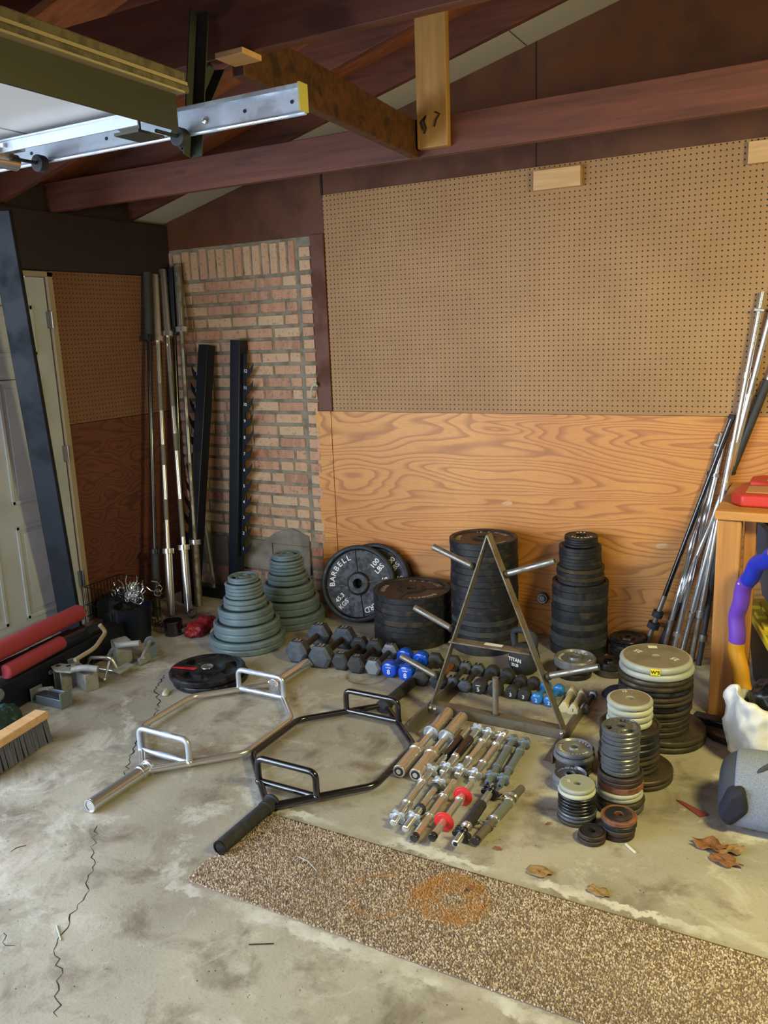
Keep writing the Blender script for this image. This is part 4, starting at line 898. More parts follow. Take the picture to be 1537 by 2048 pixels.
# bar holders with numbered hooks
def holder(lab, base, top, side, W_=.075):
    a, b_ = V(base), V(top); L = (b_-a).length; x = (b_-a).normalized()
    up = V((-1, 0, 0)) if side < 0 else V((1, 0, 0))
    up = (up-x*up.dot(x)).normalized(); y = up.cross(x)
    M = MX(((x.x, y.x, up.x, a.x), (x.y, y.y, up.y, a.y), (x.z, y.z, up.z, a.z), (0, 0, 0, 1)))     # local x along post, z towards the hooks
    t = thing('bar_holder', lab, 'bar holder', M=M, group='numbered bar holders')
    MB().box(0, L, -W_/2, W_/2, -W_/2, W_/2).build('post', M_bluebk, t, bevel=.004)
    MB().box(.28, L-.08, -.004, .004, W_/2, W_/2+.02).build('hook_strip', M_bluebk, t)
    for k in range(12):
        x0 = .30+k*(L-.46)/11.6
        P = [(x0-.015, 0), (x0+.055, .0), (x0+.05, .02), (x0+.052, .035), (x0+.075, .055), (x0+.088, .062), (x0+.06, .058), (x0+.03, .046), (x0+.005, .025)]
        MB().prism(P, -.004, .004, MX(((1, 0, 0, 0), (0, 0, 1, 0), (0, 1, 0, W_/2+.015), (0, 0, 0, 1)))).build('hook', M_bluebk, t, bevel=.001)
        s = -1 if y.y > 0 else 1
        fl = MX(((0, 1, 0, x0+.038), (0, 0, s, s*.0046), (side*1.0, 0, 0, W_/2+.02), (0, 0, 0, 1)))
        MB().text(str(k+1), .028, fl, .0004).build('number', M_white, t)
    return t
h1 = holder('black numbered bar holder leaning left against the brick', (0.267, -0.335, -0.000), (0.336, -0.065, 1.632), -1)
h2 = holder('black numbered bar holder standing upright against the brick', (.452, -.115, 0), (.585, -.06, 1.655), 1)
o = MB().box(.15, .56, -.20, -.12, 0, .07).build('base_bar', M_bluebk, bevel=.005); tag(o, 'black steel base bar lying at the foot of the bar holders', 'base bar')
# right hand bars
gr = 'bars leaning at the right against the wood wall'
K_ = [(0, 0, 0), (.3, 0, 0), (.36, .0, 1), (.42, 0, .2), (.5, 0, -1), (.58, 0, .2), (.64, 0, 1), (.7, 0, 0), (1, 0, 0)]
bar('long black bar with rubber collars, leftmost of the right-hand bars', (3.065, -0.080, 0.000), (3.433, -0.040, 1.229), [('c', 0, 1, .0125, M_gloss, 'shaft'), ('c', 0, .26, .0128, M_steel, 'bare_end'), ('c', .165, .19, .027, M_rubber, 'rubber_collar'), ('c', .115, .14, .03, M_rubber, 'rubber_collar'), ('c', .985, 1, .017, M_rubber, 'end_cap')], gr)
bar('long chrome bar with black lower grip, crossing to the upper right', (3.135, -0.037, 0.000), (3.624, -0.040, 1.546), [('c', 0, 1, .013, M_chrome, 'shaft'), ('c', 0, .175, .019, M_rubber, 'lower_grip'), ('c', .172, .182, .021, M_rubber, 'ring'), ('c', .62, .9, .0185, M_slate, 'upper_grip'), ('c', .615, .625, .021, M_rubber, 'ring')], gr)
bar('longest chrome bar with a star nut near its top, in front', (3.303, -0.095, 0.000), (3.532, -0.045, 1.784), [('c', 0, 1, .0125, M_chrome, 'shaft'), ('t', 0, .13, .0142, M_steel, 'thread'), ('c', .13, .15, .019, M_chromew, 'collar'), ('c', .3, .62, .0165, M_chrome, 'sleeve'), ('c', .785, .8, .018, M_chromew, 'ring'), ('t', .86, 1, .0135, M_chromew, 'top_thread'), ('star', .955, .96, .03, M_galv, 'star_nut')], gr)
bar('long chrome bar beside the longest one, running off the right edge', (3.249, -0.075, 0.000), (3.574, -0.040, 1.712), [('c', 0, 1, .0125, M_chrome, 'shaft'), ('t', 0, .13, .0142, M_steel, 'thread'), ('c', .13, .145, .019, M_steel, 'collar'), ('c', .15, .42, .018, M_chs, 'sleeve'), ('c', .58, .77, .0165, M_chrome, 'sleeve'), ('c', .765, .775, .019, M_chromew, 'ring')], gr)
ZB = K_
bar('zigzag chrome curl bar with a threaded top and nut', (3.158, -0.056, 0.000), (3.386, -0.030, 1.142), [('z', 0, 1, (.012, .026), M_chs, 'shaft'), ('t', 0, .15, .0138, M_steel, 'thread'), ('c', .15, .165, .018, M_steel, 'collar'), ('t', .83, 1, .0138, M_steel, 'top_thread'), ('star', .95, .96, .026, M_galv, 'star_nut'), ('c', .82, .835, .018, M_rubber, 'ring')], gr, ZB, 'curl_bar', 'curl bar')
bar('zigzag chrome curl bar behind the black bar', (3.208, -0.078, 0.000), (3.404, -0.030, 1.138), [('z', 0, 1, (.0125, -.03), M_chs, 'shaft'), ('c', .10, .12, .02, M_chrome, 'collar'), ('c', .82, .835, .019, M_steel, 'collar')], gr, ZB, 'curl_bar', 'curl bar')
bar('dull steel curl bar with a sharp bend next to the bench leg', (3.343, -0.133, 0.000), (3.423, -0.030, 0.820), [('z', 0, 1, (.0135, .055), M_slate, 'shaft'), ('c', .15, .19, .02, M_steel, 'collar')], gr, [(0, 0, 0), (.3, 0, 0), (.4, -.1, 1), (.55, 0, -.4), (.8, 0, -.2), (1, 0, 0)], 'curl_bar', 'curl bar')
# drawer-pull like ball on the wall
tag(MB().cyl((2.518, -0.055, 0.220), (2.513, -0.012, 0.209), .03, n=24).cyl((2.519, -0.062, 0.222), (2.518, -0.055, 0.220), .018, n=20).build('wall_socket_plug', M_blackg, bevel=.003), 'small black round plug on the plywood between the two black towers', 'plug')
# ================================================================ WORKBENCH
w = thing('workbench', 'pine workbench with a thick leg at the right edge', 'workbench', (3.9, -.34, 0))
MB().box(3.455, 3.548, -.67, -.60, 0, .865).build('leg', M_wood_b, w, True, bevel=.003)
MB().box(3.555, 3.60, -.60, -.56, 0, .865).build('leg', M_wood_b, w, True, bevel=.003)
MB().box(3.445, 4.9, -.68, -.015, .868, .905).build('bench_top', M_wood_bx, w, True, bevel=.003)
c = thing('drill_case', 'open red drill bit case on the workbench', 'drill case', (3.735, -.33, .906))
P = [(-.2, -.25), (.3, -.25), (.3, .27), (-.16, .27), (-.2, .22), (-.2, .10), (-.11, .08), (-.11, .02), (-.21, .0), (-.245, -.08), (-.245, -.19)]
MB().prism(P, 0, .05).build('case_shell', M_case, c, bevel=.01, seg=3)
P2 = [(-.19, -.19), (.28, -.19), (.28, .21), (-.13, .21), (-.13, .11), (-.06, .09), (-.06, -.03), (-.19, -.05)]
MB().prism(P2, .05, .054).build('label_board', M_tan, c, bevel=.001)
for i in range(5):
    y0 = -.13+i*.022; MB().cyl((-.02+i*.02, y0-.03, .060), (.28, y0-.0, .060), .008, n=10).build('drill_bit', M_slate, c)
for i in range(3): MB().cyl((-.09+i*.05, .18-i*.02, .064), (.28, .12-i*.03, .064), .011, n=12).build('drill_bit', M_slate, c)
t = thing('storage_tote', 'grey storage tote with dark lid standing under the bench top', 'storage tote', (3.845, -.37, .41), radians(17))
def tote(t, w0, w1, d0, d1, h, m, ml, lid=.03, name='lid'):
    vs = [(-w0, -d0, 0), (w0, -d0, 0), (w0, d0, 0), (-w0, d0, 0), (-w1, -d1, h), (w1, -d1, h), (w1, d1, h), (-w1, d1, h)]
    MB().add(vs, [(3, 2, 1, 0), (4, 5, 6, 7), (0, 1, 5, 4), (1, 2, 6, 5), (2, 3, 7, 6), (3, 0, 4, 7)]).build('tub', m, t, bevel=.008)
    MB().box(-w1-.018, w1+.018, -d1-.018, d1+.018, h, h+lid).box(-w1+.04, w1-.04, -d1+.04, d1-.04, h+lid, h+lid+.01).build(name, ml, t, bevel=.008)
tote(t, .17, .225, .24, .30, .38, M_tote, M_toteb)
t = thing('storage_tote', 'black storage tote with yellow lid on the floor under the bench', 'storage tote', (3.835, -.39, 0), radians(15))
tote(t, .18, .22, .25, .30, .34, M_toteb, M_yellow, .035)
lg = MB()
for i in range(4): lg.box(-.225, -.18, -.26+i*.14, -.19+i*.14, .37, .39)
lg.build('lid_lug', M_yellow, t, bevel=.006)
# hula hoop
hc = V((3.775, -1.0, .42)); R_ = .40
hh = thing('hula_hoop', 'wavy foam hula hoop in blue, purple and amber sections', 'hula hoop', hc, radians(-56))
for (a0, a1, m) in ((112, 147, M_hblue), (147, 190, M_purple), (190, 245, M_hyel), (245, 290, M_purple), (290, 335, M_hblue), (335, 380, M_hyel), (20, 66, M_purple), (66, 112, M_hyel)):
    P = []
    for i in range(25):
        a = radians(a0+(a1-a0)*i/24); wv = .007*sin(a*17); P.append(((R_+wv)*cos(a), .0, (R_+wv)*sin(a)))
    MB().tube(P, .033, 16).build('foam_section', m, hh, ang=60)
MB().ball((R_*cos(radians(150)), -.03, R_*sin(radians(150))), .006).build('rivet', M_label, hh)
# black sack truck blade / trays by the bag
b = MB(); b.beam((3.411, -0.775, 0.030), (3.575, -0.802, 0.030), .06, .03)
tag(b.build('black_strap', M_blackg, bevel=.006), 'black plastic bar lying at the foot of the bench leg', 'plastic bar')
tag(MB().tube([(3.446, -0.820, 0.012), (3.511, -0.905, 0.012), (3.589, -0.934, 0.012)], .012, 8).build('curved_strap', M_dark), 'black curved strap on the floor left of the plastic bag', 'strap')
# ---- crumpled shapes
def lump(name, m, lab, cat, pts, seed, sub=2, amp=.012, loc=(0, 0, 0), parent=None):
    """closed soft shape: hull of the points, subdivided and crumpled"""
    rn = random.Random(seed); bm = bmesh.new()
    for p_ in pts: bm.verts.new(p_)
    r2 = bmesh.ops.convex_hull(bm, input=bm.verts)
    bmesh.ops.delete(bm, geom=[g for g in r2['geom_interior'] if isinstance(g, bmesh.types.BMVert)], context='VERTS')
    bmesh.ops.subdivide_edges(bm, edges=bm.edges[:], cuts=3, use_grid_fill=True, smooth=.35)
    for _ in range(2): bmesh.ops.smooth_vert(bm, verts=bm.verts, factor=.5, use_axis_x=True, use_axis_y=True, use_axis_z=True)
    from mathutils import noise as ns
    for v in bm.verts:
        q = v.co*9+V((seed, 0, 0)); w3 = v.co*38+V((0, seed, 0)); v.co += V((ns.noise(q), ns.noise(q+V((5, 0, 0))), ns.noise(q+V((0, 7, 0)))))*amp+V((ns.noise(w3), ns.noise(w3+V((5, 0, 0))), ns.noise(w3+V((0, 7, 0)))))*amp*.8
        v.co.z = max(v.co.z, .001-loc[2])
    bmesh.ops.recalc_face_normals(bm, faces=bm.faces)
    for f in bm.faces: f.smooth = True
    me = bpy.data.meshes.new(name); bm.to_mesh(me); bm.free(); me.materials.append(m)
    o = bpy.data.objects.new(name, me); COL.objects.link(o); o.location = loc
    s = o.modifiers.new('s', 'SUBSURF'); s.levels = s.render_levels = sub
    if amp > .008:
        tx = bpy.data.textures.new('folds', 'VORONOI'); tx.noise_scale = .04
        dm = o.modifiers.new('d', 'DISPLACE'); dm.texture = tx; dm.texture_coords = 'LOCAL'; dm.strength = amp; dm.mid_level = .4
    if cat: tag(o, lab, cat)
    return o
# duffel bag (length along x, rounded top), white bag behind it
dl = (3.715, -1.488, -0.000)
bg_ = thing('duffel_bag', 'heather grey duffel bag with charcoal ends at the right edge', 'duffel bag', (3.925, -1.385, 0), .05)
secs = []
def loft(n, prof, xs, name, m, parent):
    vs = []; fs = []; k = len(prof)
    for (x, sy, sz, dz) in xs:
        for (py, pz) in prof: vs.append((x, py*sy, pz*sz+dz))
    for i in range(len(xs)-1):
        for j in range(k): q = (j+1) % k; fs.append((i*k+j, i*k+q, (i+1)*k+q, (i+1)*k+j))
    fs += [list(range(k))[::-1], [(len(xs)-1)*k+j for j in range(k)]]
    o = MB().add(vs, fs).build(name, m, parent, ang=60); s = o.modifiers.new('s', 'SUBSURF'); s.levels = s.render_levels = 2; return o
pf = [(-.13, 0), (-.155, .05), (-.14, .15), (-.08, .22), (0, .235), (.08, .22), (.14, .15), (.155, .05), (.13, 0)]
loft(0, pf, [(-.345, .35, .45, .03), (-.335, .75, .75, .01), (-.30, .93, .90, 0), (-.28, .955, .93, 0), (-.27, .85, .85, 0)], 'end_panel', M_cloth, bg_)
loft(0, pf, [(-.295, .96, .93, 0), (-.29, .98, .955, 0), (-.22, 1.01, .98, 0), (-.1, 1.03, 1, 0), (.1, 1.03, .98, 0), (.25, 1.0, .95, 0), (.26, .98, .94, 0)], 'main_panel', M_heath, bg_)
loft(0, pf, [(.2, .9, .9, 0), (.22, 1.0, .96, 0), (.33, .8, .75, 0), (.345, .4, .45, .03)], 'end_panel', M_cloth, bg_)
MB().tube([(-.27, -.11, .14), (-.2, -.06, .225), (-.05, -.02, .26), (.15, -.03, .262), (.3, -.05, .21)], .009, 8, fil=.05).build('shoulder_strap', M_cloth, bg_)
MB().prism([(-.34, .06), (-.30, .02), (-.24, .09), (-.26, .17), (-.31, .15)], .06, .16, XZ).build('end_pocket', M_navy, bg_, bevel=.02, seg=3)
MB().prism([(.0, .02), (.12, -.02), (.2, .1), (.06, .14)], .0, .012, MX.Translation((-.12, -.145, .10)) @ MX.Rotation(radians(75), 4, 'X')).build('side_patch', M_cloth, bg_, bevel=.004)
pb = thing('plastic_bag', 'white plastic bag holding black things, behind the duffel bag', 'plastic bag', (3.77, -.99, 0))
def bag_surface():
    vs = []; fs = []; n = 44; rn = random.Random(5)
    lv = [(0, .12, 1), (.03, .17, 1), (.10, .19, 1), (.17, .18, 1), (.235, .17, 1), (.265, .16, 1), (.25, .135, 1), (.16, .12, 1)]
    for i, (z, r, _) in enumerate(lv):
        for k in range(n):
            a = 2*pi*k/n; w_ = 1+.10*sin(3*a+i*.5)+.07*sin(7*a+i)+rn.uniform(-.05, .05)
            zz = z+(.045*sin(2*a+1)+rn.uniform(-.012, .012) if 2 < i < 7 else 0)
            vs.append((r*w_*1.25*cos(a), r*w_*.75*sin(a), max(.001, zz)))
    for i in range(len(lv)-1):
        for k in range(n): q = (k+1) % n; fs.append((i*n+k, i*n+q, (i+1)*n+q, (i+1)*n+k))
    fs.append(list(range(n))[::-1])
    o = MB().add(vs, fs).build('bag_skin', M_plastic, pb, ang=180)
    s = o.modifiers.new('s', 'SUBSURF'); s.levels = s.render_levels = 2
    tx = bpy.data.textures.new('folds', 'VORONOI'); tx.noise_scale = .055
    dm = o.modifiers.new('d', 'DISPLACE'); dm.texture = tx; dm.texture_coords = 'LOCAL'; dm.strength = .03; dm.mid_level = .4
bag_surface()
lump('boxing_pads', M_blackg, 'black padded gear bulging out of the white plastic bag', 'padded gear', [(3.74+dx, -.98+dy, z) for dx in (-.08, .14) for dy in (-.06, .07) for z in (.08, .30)]+[(3.76, -.98, .32)], 4, 2, .02)
lump('red_glove', M_bag_r, 'bit of red cloth showing in the white plastic bag', 'cloth', [(3.69+dx, -1.06+dy, z) for dx in (-.03, .05) for dy in (-.03, .02) for z in (.14, .20)], 8, 2, .01)
# navy cap-like cloth by the dumbbells
o = lump('cap', M_navy, 'pointed navy cloth cap lying behind the big round stack', 'cap', [(2.972, -0.635, 0.000), (3.020, -0.566, 0.010), (3.098, -0.605, 0.050), (3.113, -0.666, 0.000), (3.068, -0.744, 0.030), (3.024, -0.682, 0.000), (3.146, -0.683, 0.050)], 3, 2, .004)
# ================================================================ LEFT CORNER CLUTTER
u = thing('rack_upright', 'dark blue steel upright leaning in front of the white door', 'rack upright', (.14, -1.12, 0))
ua, ub = V((0.150, -1.194, 0.000)), V((0.330, -1.458, 2.188))
ub = V((.36, -1.78, 2.16)) if False else ub
MB().beam(ua, ub+(ub-ua)*.05, .11, .05).build('post', M_blue_up, u, True, bevel=.004)
hs = MB(); 
MU = frame(ua, ub-ua)
MB().box(.82, .85, -.039, -.0372, .005, .022, MU).box(.82, .85, .0372, .039, -.02, .0, MU).build('white_sticker', M_label, u, True)
# red foam padded frame
f_ = thing('leg_roller_frame', 'dark blue bench frame with two red foam rollers at left', 'bench frame', (0.246, -1.448, 0.000))
MB().beam((0.526, -2.036, 0.075), (0.400, -1.116, 0.075), .08, .15).build('base_beam', M_bluebk, f_, True, bevel=.005)
MB().beam((0.497, -1.995, 0.200), (0.423, -1.237, 0.190), .05, .05).build('cross_tube', M_gloss, f_, True, bevel=.004)
def roller(a, b_, r): 
    MB().cyl(a, b_, r, n=28).build('foam_roller', M_redf, f_, True, bevel=.012)
    a, b_ = V(a), V(b_); d = (b_-a).normalized()
    MB().cyl(b_, b_+d*.04, .014, n=16).build('roller_end', M_steel, f_, True)
roller((0.477, -2.045, 0.270), (0.367, -1.313, 0.270), .045)
roller((0.528, -1.919, 0.190), (0.459, -1.524, 0.190), .036)
MB().tube([(0.613, -1.585, 0.140), (0.602, -1.445, 0.150), (0.518, -1.288, 0.170), (0.516, -1.321, 0.220)], .011, 12, fil=.04).build('cream_hook', M_casing, f_, True)
bo = MB()
for q in ((0.461, -1.864, 0.090), (0.655, -1.979, 0.060)): bo.ball(q, .014, 12, 8)
bo.build('bolt', M_chrome, f_, True)
MB().cyl((0.419, -1.685, 0.200), (0.414, -1.430, 0.210), .012, n=14).build('axle', M_blackg, f_, True)
# green net bundle, bits of blue cloth
lump('net_bundle', M_green, 'dark green mesh bundle at the left edge beside the broom', 'net bundle', [(0.482, -2.015, 0.000), (0.760, -2.195, 0.160), (0.681, -2.032, 0.120), (0.712, -1.992, 0.060), (0.770, -2.011, 0.000), (0.861, -2.224, 0.000), (0.873, -2.319, 0.050), (0.716, -2.026, 0.100), (0.819, -2.188, 0.180)], 12, 2, .02)
lump('blue_cloth', M_heath, 'grey-blue cloth corner at the left edge above the net', 'cloth', [(0.446, -1.973, 0.100), (0.731, -2.168, 0.200), (0.606, -1.994, 0.160), (0.631, -2.004, 0.120), (0.630, -2.055, 0.120)], 2, 2, .01)
# broom head
p0, p1 = V((0.981, -2.432, 0.110)), V((0.925, -2.047, 0.110)); d = (p1-p0).normalized(); sd = V((d.y, -d.x, 0))
br = thing('broom_head', 'wooden push broom head with dark grey bristles at the left edge', 'broom', p1)
Mb = frame(p0, d, (0, 0, 1)); L = (p1-p0).length
MB().box(0, L, -.04, .03, -.005, .03, Mb).build('block', M_pine_x, br, True, bevel=.006)
bs = MB(); rn = random.Random(1)
for i in range(int(L/.011)):
    for j in range(4):
        x = .012+i*.011; y = -.022+j*.015
        a_ = Mb @ V((x, y, -.004)); b_ = Mb @ V((x+rn.uniform(-.008, .008), y*1.7+rn.uniform(-.005, .005), -.105)); b_.z = max(b_.z, .002)
        bs.cyl(a_, b_, .0045, .0085, n=6)
o = bs.build('bristles', M_brush, br, True); o['kind'] = 'stuff'
MB().box(L-.13, L-.08, -.022, .012, .0282, .0288, Mb).build('price_label', M_label, br, True)
# grey rack brackets
gb = 'grey coated rack brackets on the floor'
t = thing('rack_bracket', 'grey J-shaped bracket with black pad, nearest the broom', 'rack bracket', (0.669, -1.761, 0.000), .0, gb)
fr = frame((0.554, -1.782, 0.000), V((0.810, -1.775, 0.000))-V((0.554, -1.782, 0.000)))
MB().box(.0, .2, -.03, .03, 0, .006, fr).box(.03, .2, .026, .032, 0, .06, fr).box(.03, .2, -.032, -.026, 0, .045, fr).box(.195, .201, -.035, .035, 0, .08, fr).box(-.004, .004, -.035, .035, 0, .07, fr).build('cradle', M_bluegp, t, True, bevel=.003)
MB().box(.03, .19, -.024, .024, .02, .05, fr).build('rubber_pad', M_rubber, t, True, bevel=.003)
MB().tube([(0.436, -1.806, 0.030), (0.511, -1.784, 0.040), (0.616, -1.738, 0.050)], .014, 12, fil=.03).build('peg', M_greyp, t, True)
t = thing('rack_bracket', 'grey channel bracket with dark lining, second from the broom', 'rack bracket', (0.692, -1.598, -0.000), 0, gb)
fr = frame((0.539, -1.534, 0.000), V((0.817, -1.619, 0.000))-V((0.539, -1.534, 0.000)))
MB().box(0, .19, -.03, -.024, 0, .085, fr).box(0, .19, -.03, .03, .08, .086, fr).box(.185, .192, -.034, .034, -.0, .09, fr).box(-.004, .004, -.03, .03, 0, .12, fr).build('channel', M_greyp, t, True, bevel=.003)
MB().box(.01, .18, -.023, -.008, .002, .075, fr).build('dark_lining', M_rubber, t, True)
t = thing('rack_bracket', 'grey bracket with three round holes in its top plate', 'rack bracket', (0.561, -1.623, -0.000), 0, gb)
c0 = V((0.571, -1.638, 0.000))
plt = MB().prism([(-.05, -.02), (.02, -.05), (.1, -.03), (.11, .02), (.05, .045), (-.04, .03)], .11, .12, MX.Translation(c0)).build('top_plate', M_greyp, t, True, bevel=.003)
ho = MB()
for q in ((-.02, .0), (.03, .02), (.075, .005)): ho.cyl(c0+V((q[0], q[1], .119)), c0+V((q[0], q[1], .1207)), .012, n=16)
ho.build('hole', M_dark, t, True)
MB().box(-.04, -.03, -.02, .03, 0, .11, MX.Translation(c0)).box(.02, .03, -.03, .03, 0, .11, MX.Translation(c0)).build('upright', M_greyp, t, True, bevel=.002)
MB().tube([c0+V((.08, 0, .115)), c0+V((.14, .02, .13)), c0+V((.2, .05, .12))], .016, 12, fil=.03).build('tube', M_greyp, t, True)
MB().tube([c0+V((-.05, -.02, .09)), c0+V((-.13, -.05, .06))], .012, 12).build('peg', M_greyp, t, True)
t = thing('rack_bracket', 'grey boxy bracket with a bent tube, right of the chrome triangle', 'rack bracket', (0.590, -1.266, 0.000), .0, gb)
fr = frame((0.584, -1.305, 0.000), V((0.618, -1.232, 0.000))-V((0.584, -1.305, 0.000)))
MB().box(0, .085, -.03, .05, .0, .13, fr).build('box', M_greyp, t, True, bevel=.006)
MB().tube([(0.519, -1.296, 0.020), (0.547, -1.281, 0.070), (0.625, -1.308, 0.120), (0.730, -1.261, 0.130)], .016, 14, fil=.05).build('bent_tube', M_greyp, t, True)
MB().beam((0.717, -1.431, 0.030), (0.725, -1.334, 0.040), .06, .012).build('foot_plate', M_greyp, t, True, bevel=.003)
t = thing('rack_bracket', 'pale grey upright bracket plate with a peg, farthest right', 'rack bracket', (0.672, -1.134, 0.000), .0, gb)
fr = frame((0.685, -1.174, 0.000), V((0.705, -1.135, 0.000))-V((0.685, -1.174, 0.000)))
MB().box(-.01, .05, -.004, .004, 0, .09, fr).cyl(fr @ V((.02, -.004, .095)), fr @ V((.02, .004, .095)), .03, n=24).build('plate', M_bluegp, t, True, bevel=.002)
MB().cyl(fr @ V((.02, 0, .095)), fr @ V((-.06, -.11, .06)), .011, n=14).build('peg', M_greyp, t, True)
MB().beam((0.712, -1.266, 0.020), (0.721, -1.192, 0.030), .02, .04).build('rib', M_greyp, t, True, bevel=.004)
t = thing('triangle_attachment', 'chrome triangle cable handle lying among the grey brackets', 'cable handle', (0.593, -1.408, 0.000))
MB().tube([(0.462, -1.397, 0.010), (0.539, -1.423, 0.080), (0.658, -1.399, 0.090), (0.693, -1.389, 0.012), (0.584, -1.413, 0.020)], .009, 12, fil=.02).build('bent_rod', M_chromew, t, True)
MB().cyl((0.707, -1.454, 0.100), (0.691, -1.485, 0.012), .006, n=12).ball((0.695, -1.490, 0.012), .011, 12, 8).build('chrome_rod', M_chrome, t, True)
MB().prism([(-.02, 0), (.06, .01), (.05, .06), (0, .07)], 0, .006, MX.Translation(V((0.474, -1.409, 0.000))) @ MX.Rotation(1.2, 4, 'X')).build('side_plate', M_bronze, t, True, bevel=.002)
# wire basket full of clamps, bucket
bx = thing('wire_basket', 'rusty black wire basket standing against the left wall', 'wire basket', (.2, -.86, 0))
wr = MB(); x0, x1, y0, y1 = .05, .36, -1.0, -.72; zt = .28
def loop(z): return [(x0, y0, z), (x1, y0, z), (x1, y1, z), (x0, y1, z)]
for z in (.02, .10, .17, zt): wr.tube(loop(z), .0028, 6, True)
for i in range(10):
    for a_, b_ in (((x0+(x1-x0)*i/9, y0), None), ((x0+(x1-x0)*i/9, y1), None)): wr.tube([(a_[0], a_[1], .0), (a_[0], a_[1], zt)], .0018, 5)
for i in range(12):
    for xx in (x0, x1): wr.tube([(xx, y0+(y1-y0)*i/11, .0), (xx, y0+(y1-y0)*i/11, zt)], .0018, 5)
wr.build('wire_grid', M_wire, bx, True)
lump('dark_bag', M_dark, 'black cloth bag filling the wire basket', 'bag', [(x, y, z) for x in (.08, .33) for y in (-.96, -.76) for z in (.01, .20)], 6, 2, .03)
t = thing('bucket', 'navy black bucket full of chrome clips in front of the basket', 'bucket', (.40, -.97, 0))
MB().lathe([(.0001, 0), (.085, 0), (.105, .20), (.11, .205), (.103, .205), (.08, .01), (.0001, .01)], 36, closed=False).build('tub', M_bluebk, t)
rn = random.Random(11)
def clip(c, s, k):
    t = thing('spring_clip', 'chrome spring clip in the heap by the bucket', 'spring clip', c, rn.uniform(0, 6), 'chrome spring clips in the heap')
    Mr = MX.Rotation(rn.uniform(-1.2, 1.2), 4, 'X')
    P = [Mr @ V((.006*(i/30-.5), s*cos(i*pi/6), s*sin(i*pi/6))) for i in range(31)]
    MB().tube(P, .0022, 6).build('coil', M_chrome, t)
    for q in (1, -1): MB().tube([Mr @ V((0, s*q, 0)), Mr @ V((.01*q, s*1.6*q, .03)), Mr @ V((.015*q, s*1.2*q, .065))], .0026, 6).build('arm', M_chrome if k % 3 else M_blackg, t)
    return t
k = 0
for i in range(16):
    a = rn.uniform(0, 6.28); r = rn.uniform(0, .07); clip((.40+r*cos(a), -.97+r*sin(a), .215+rn.uniform(0, .03)+.04*(1-r/.07)), .02, i)
for i in range(9): clip((rn.uniform(.2, .42), rn.uniform(-.95, -.74), rn.uniform(.2, .27)), .02, i)
for q in ((0.384, -0.902, 0.022), (0.329, -0.817, 0.022), (0.396, -0.950, 0.022), (0.253, -0.829, 0.022), (0.389, -0.847, 0.022), (0.149, -0.758, 0.022), (0.195, -0.720, 0.022)): clip(q, .016, 4)
# unique labels for the loose clips
for i, o in enumerate([o for o in COL.objects if o.name.startswith('spring_clip') and o.get('category')]):
    if i < 16: o['label'] = 'chrome spring clip in the heap on the black bucket'; o['group'] = 'chrome spring clips heaped on the bucket'
    elif i < 25: o['label'] = 'chrome spring clip lying on the bag in the wire basket'; o['group'] = 'chrome spring clips in the wire basket'
    else: o['label'] = 'loose chrome spring clip on the floor between bucket and small tub'; o['group'] = 'loose chrome spring clips on the floor'
tg = thing('price_tag', 'white and blue price tag sticking up from the chrome clips', 'tag', (.31, -.85, .2))
Mt = frame((.33, -.85, .24), (.9, -.45, 0)); MB().box(-.018, .018, -.001, .001, -.05, .035, Mt).build('card', M_label, tg, True); MB().box(-.014, .014, -.0016, .0016, -.03, .008, Mt).build('blue_panel', mat('tag_blue', '#2a7ab8', .5), tg, True)
MB().cyl((.33, -.85, .12), (.33, -.85, .2), .003, n=6).build('stem', M_chrome, tg, True)
t = thing('small_tub', 'small black tub with metal collars at the corner bars', 'tub', (0.551, -0.823, 0.000))
MB().lathe([(.0001, 0), (.052, 0), (.056, .085), (.05, .085), (.047, .01), (.0001, .01)], 28, MX.Translation(V((0.551, -0.823, 0.000))), closed=False).build('shell', M_gloss, t, True)
for i, q in enumerate(((0.368, -0.731, 0.030), (0.596, -0.785, 0.030), (0.478, -0.815, 0.030), (0.463, -0.557, 0.030))):
    o = MB().lathe([(.03, -.01), (.03, .012), (.024, .012), (.024, -.01)], 24, MX.Rotation((1.2, .3, .2, 1.0)[i], 4, 'X')).build('bar_collar', M_steel, bevel=.001); o.location = q
    tag(o, ('steel ring collar standing on edge left of the small tub', 'steel ring collar lying behind the small tub, right side', 'steel ring collar lying behind the small tub, left side', 'steel ring collar beside the red bag')[i], 'bar collar')
lump('red_pouch', M_bag_r, 'crumpled red bag on the floor before the black base bar', 'bag', [(0.621, -0.777, 0.000), (0.703, -0.852, 0.050), (0.743, -0.812, 0.060), (0.718, -0.755, 0.000), (0.650, -0.772, 0.070), (0.724, -0.699, 0.080), (0.666, -0.586, 0.060), (0.685, -0.694, 0.030), (0.701, -0.814, 0.000)], 9, 2, .035)
lump('paper_scrap', M_vinyl2, 'crumpled pale paper scrap beside the red bag', 'paper', [(0.756, -0.756, 0.000), (0.746, -0.690, -0.000), (0.741, -0.672, 0.030), (0.752, -0.739, 0.030), (0.816, -0.749, 0.000)], 5, 1, .008)
o = lump('stone_chip', M_vinyl2, 'pale stone chip at the edge of the black grip plates', 'stone', [(1.084, -1.502, 0.000), (1.124, -1.497, 0.000), (1.072, -1.431, 0.020), (1.087, -1.474, 0.025), (1.102, -1.505, 0.020)], 5, 1, .002)
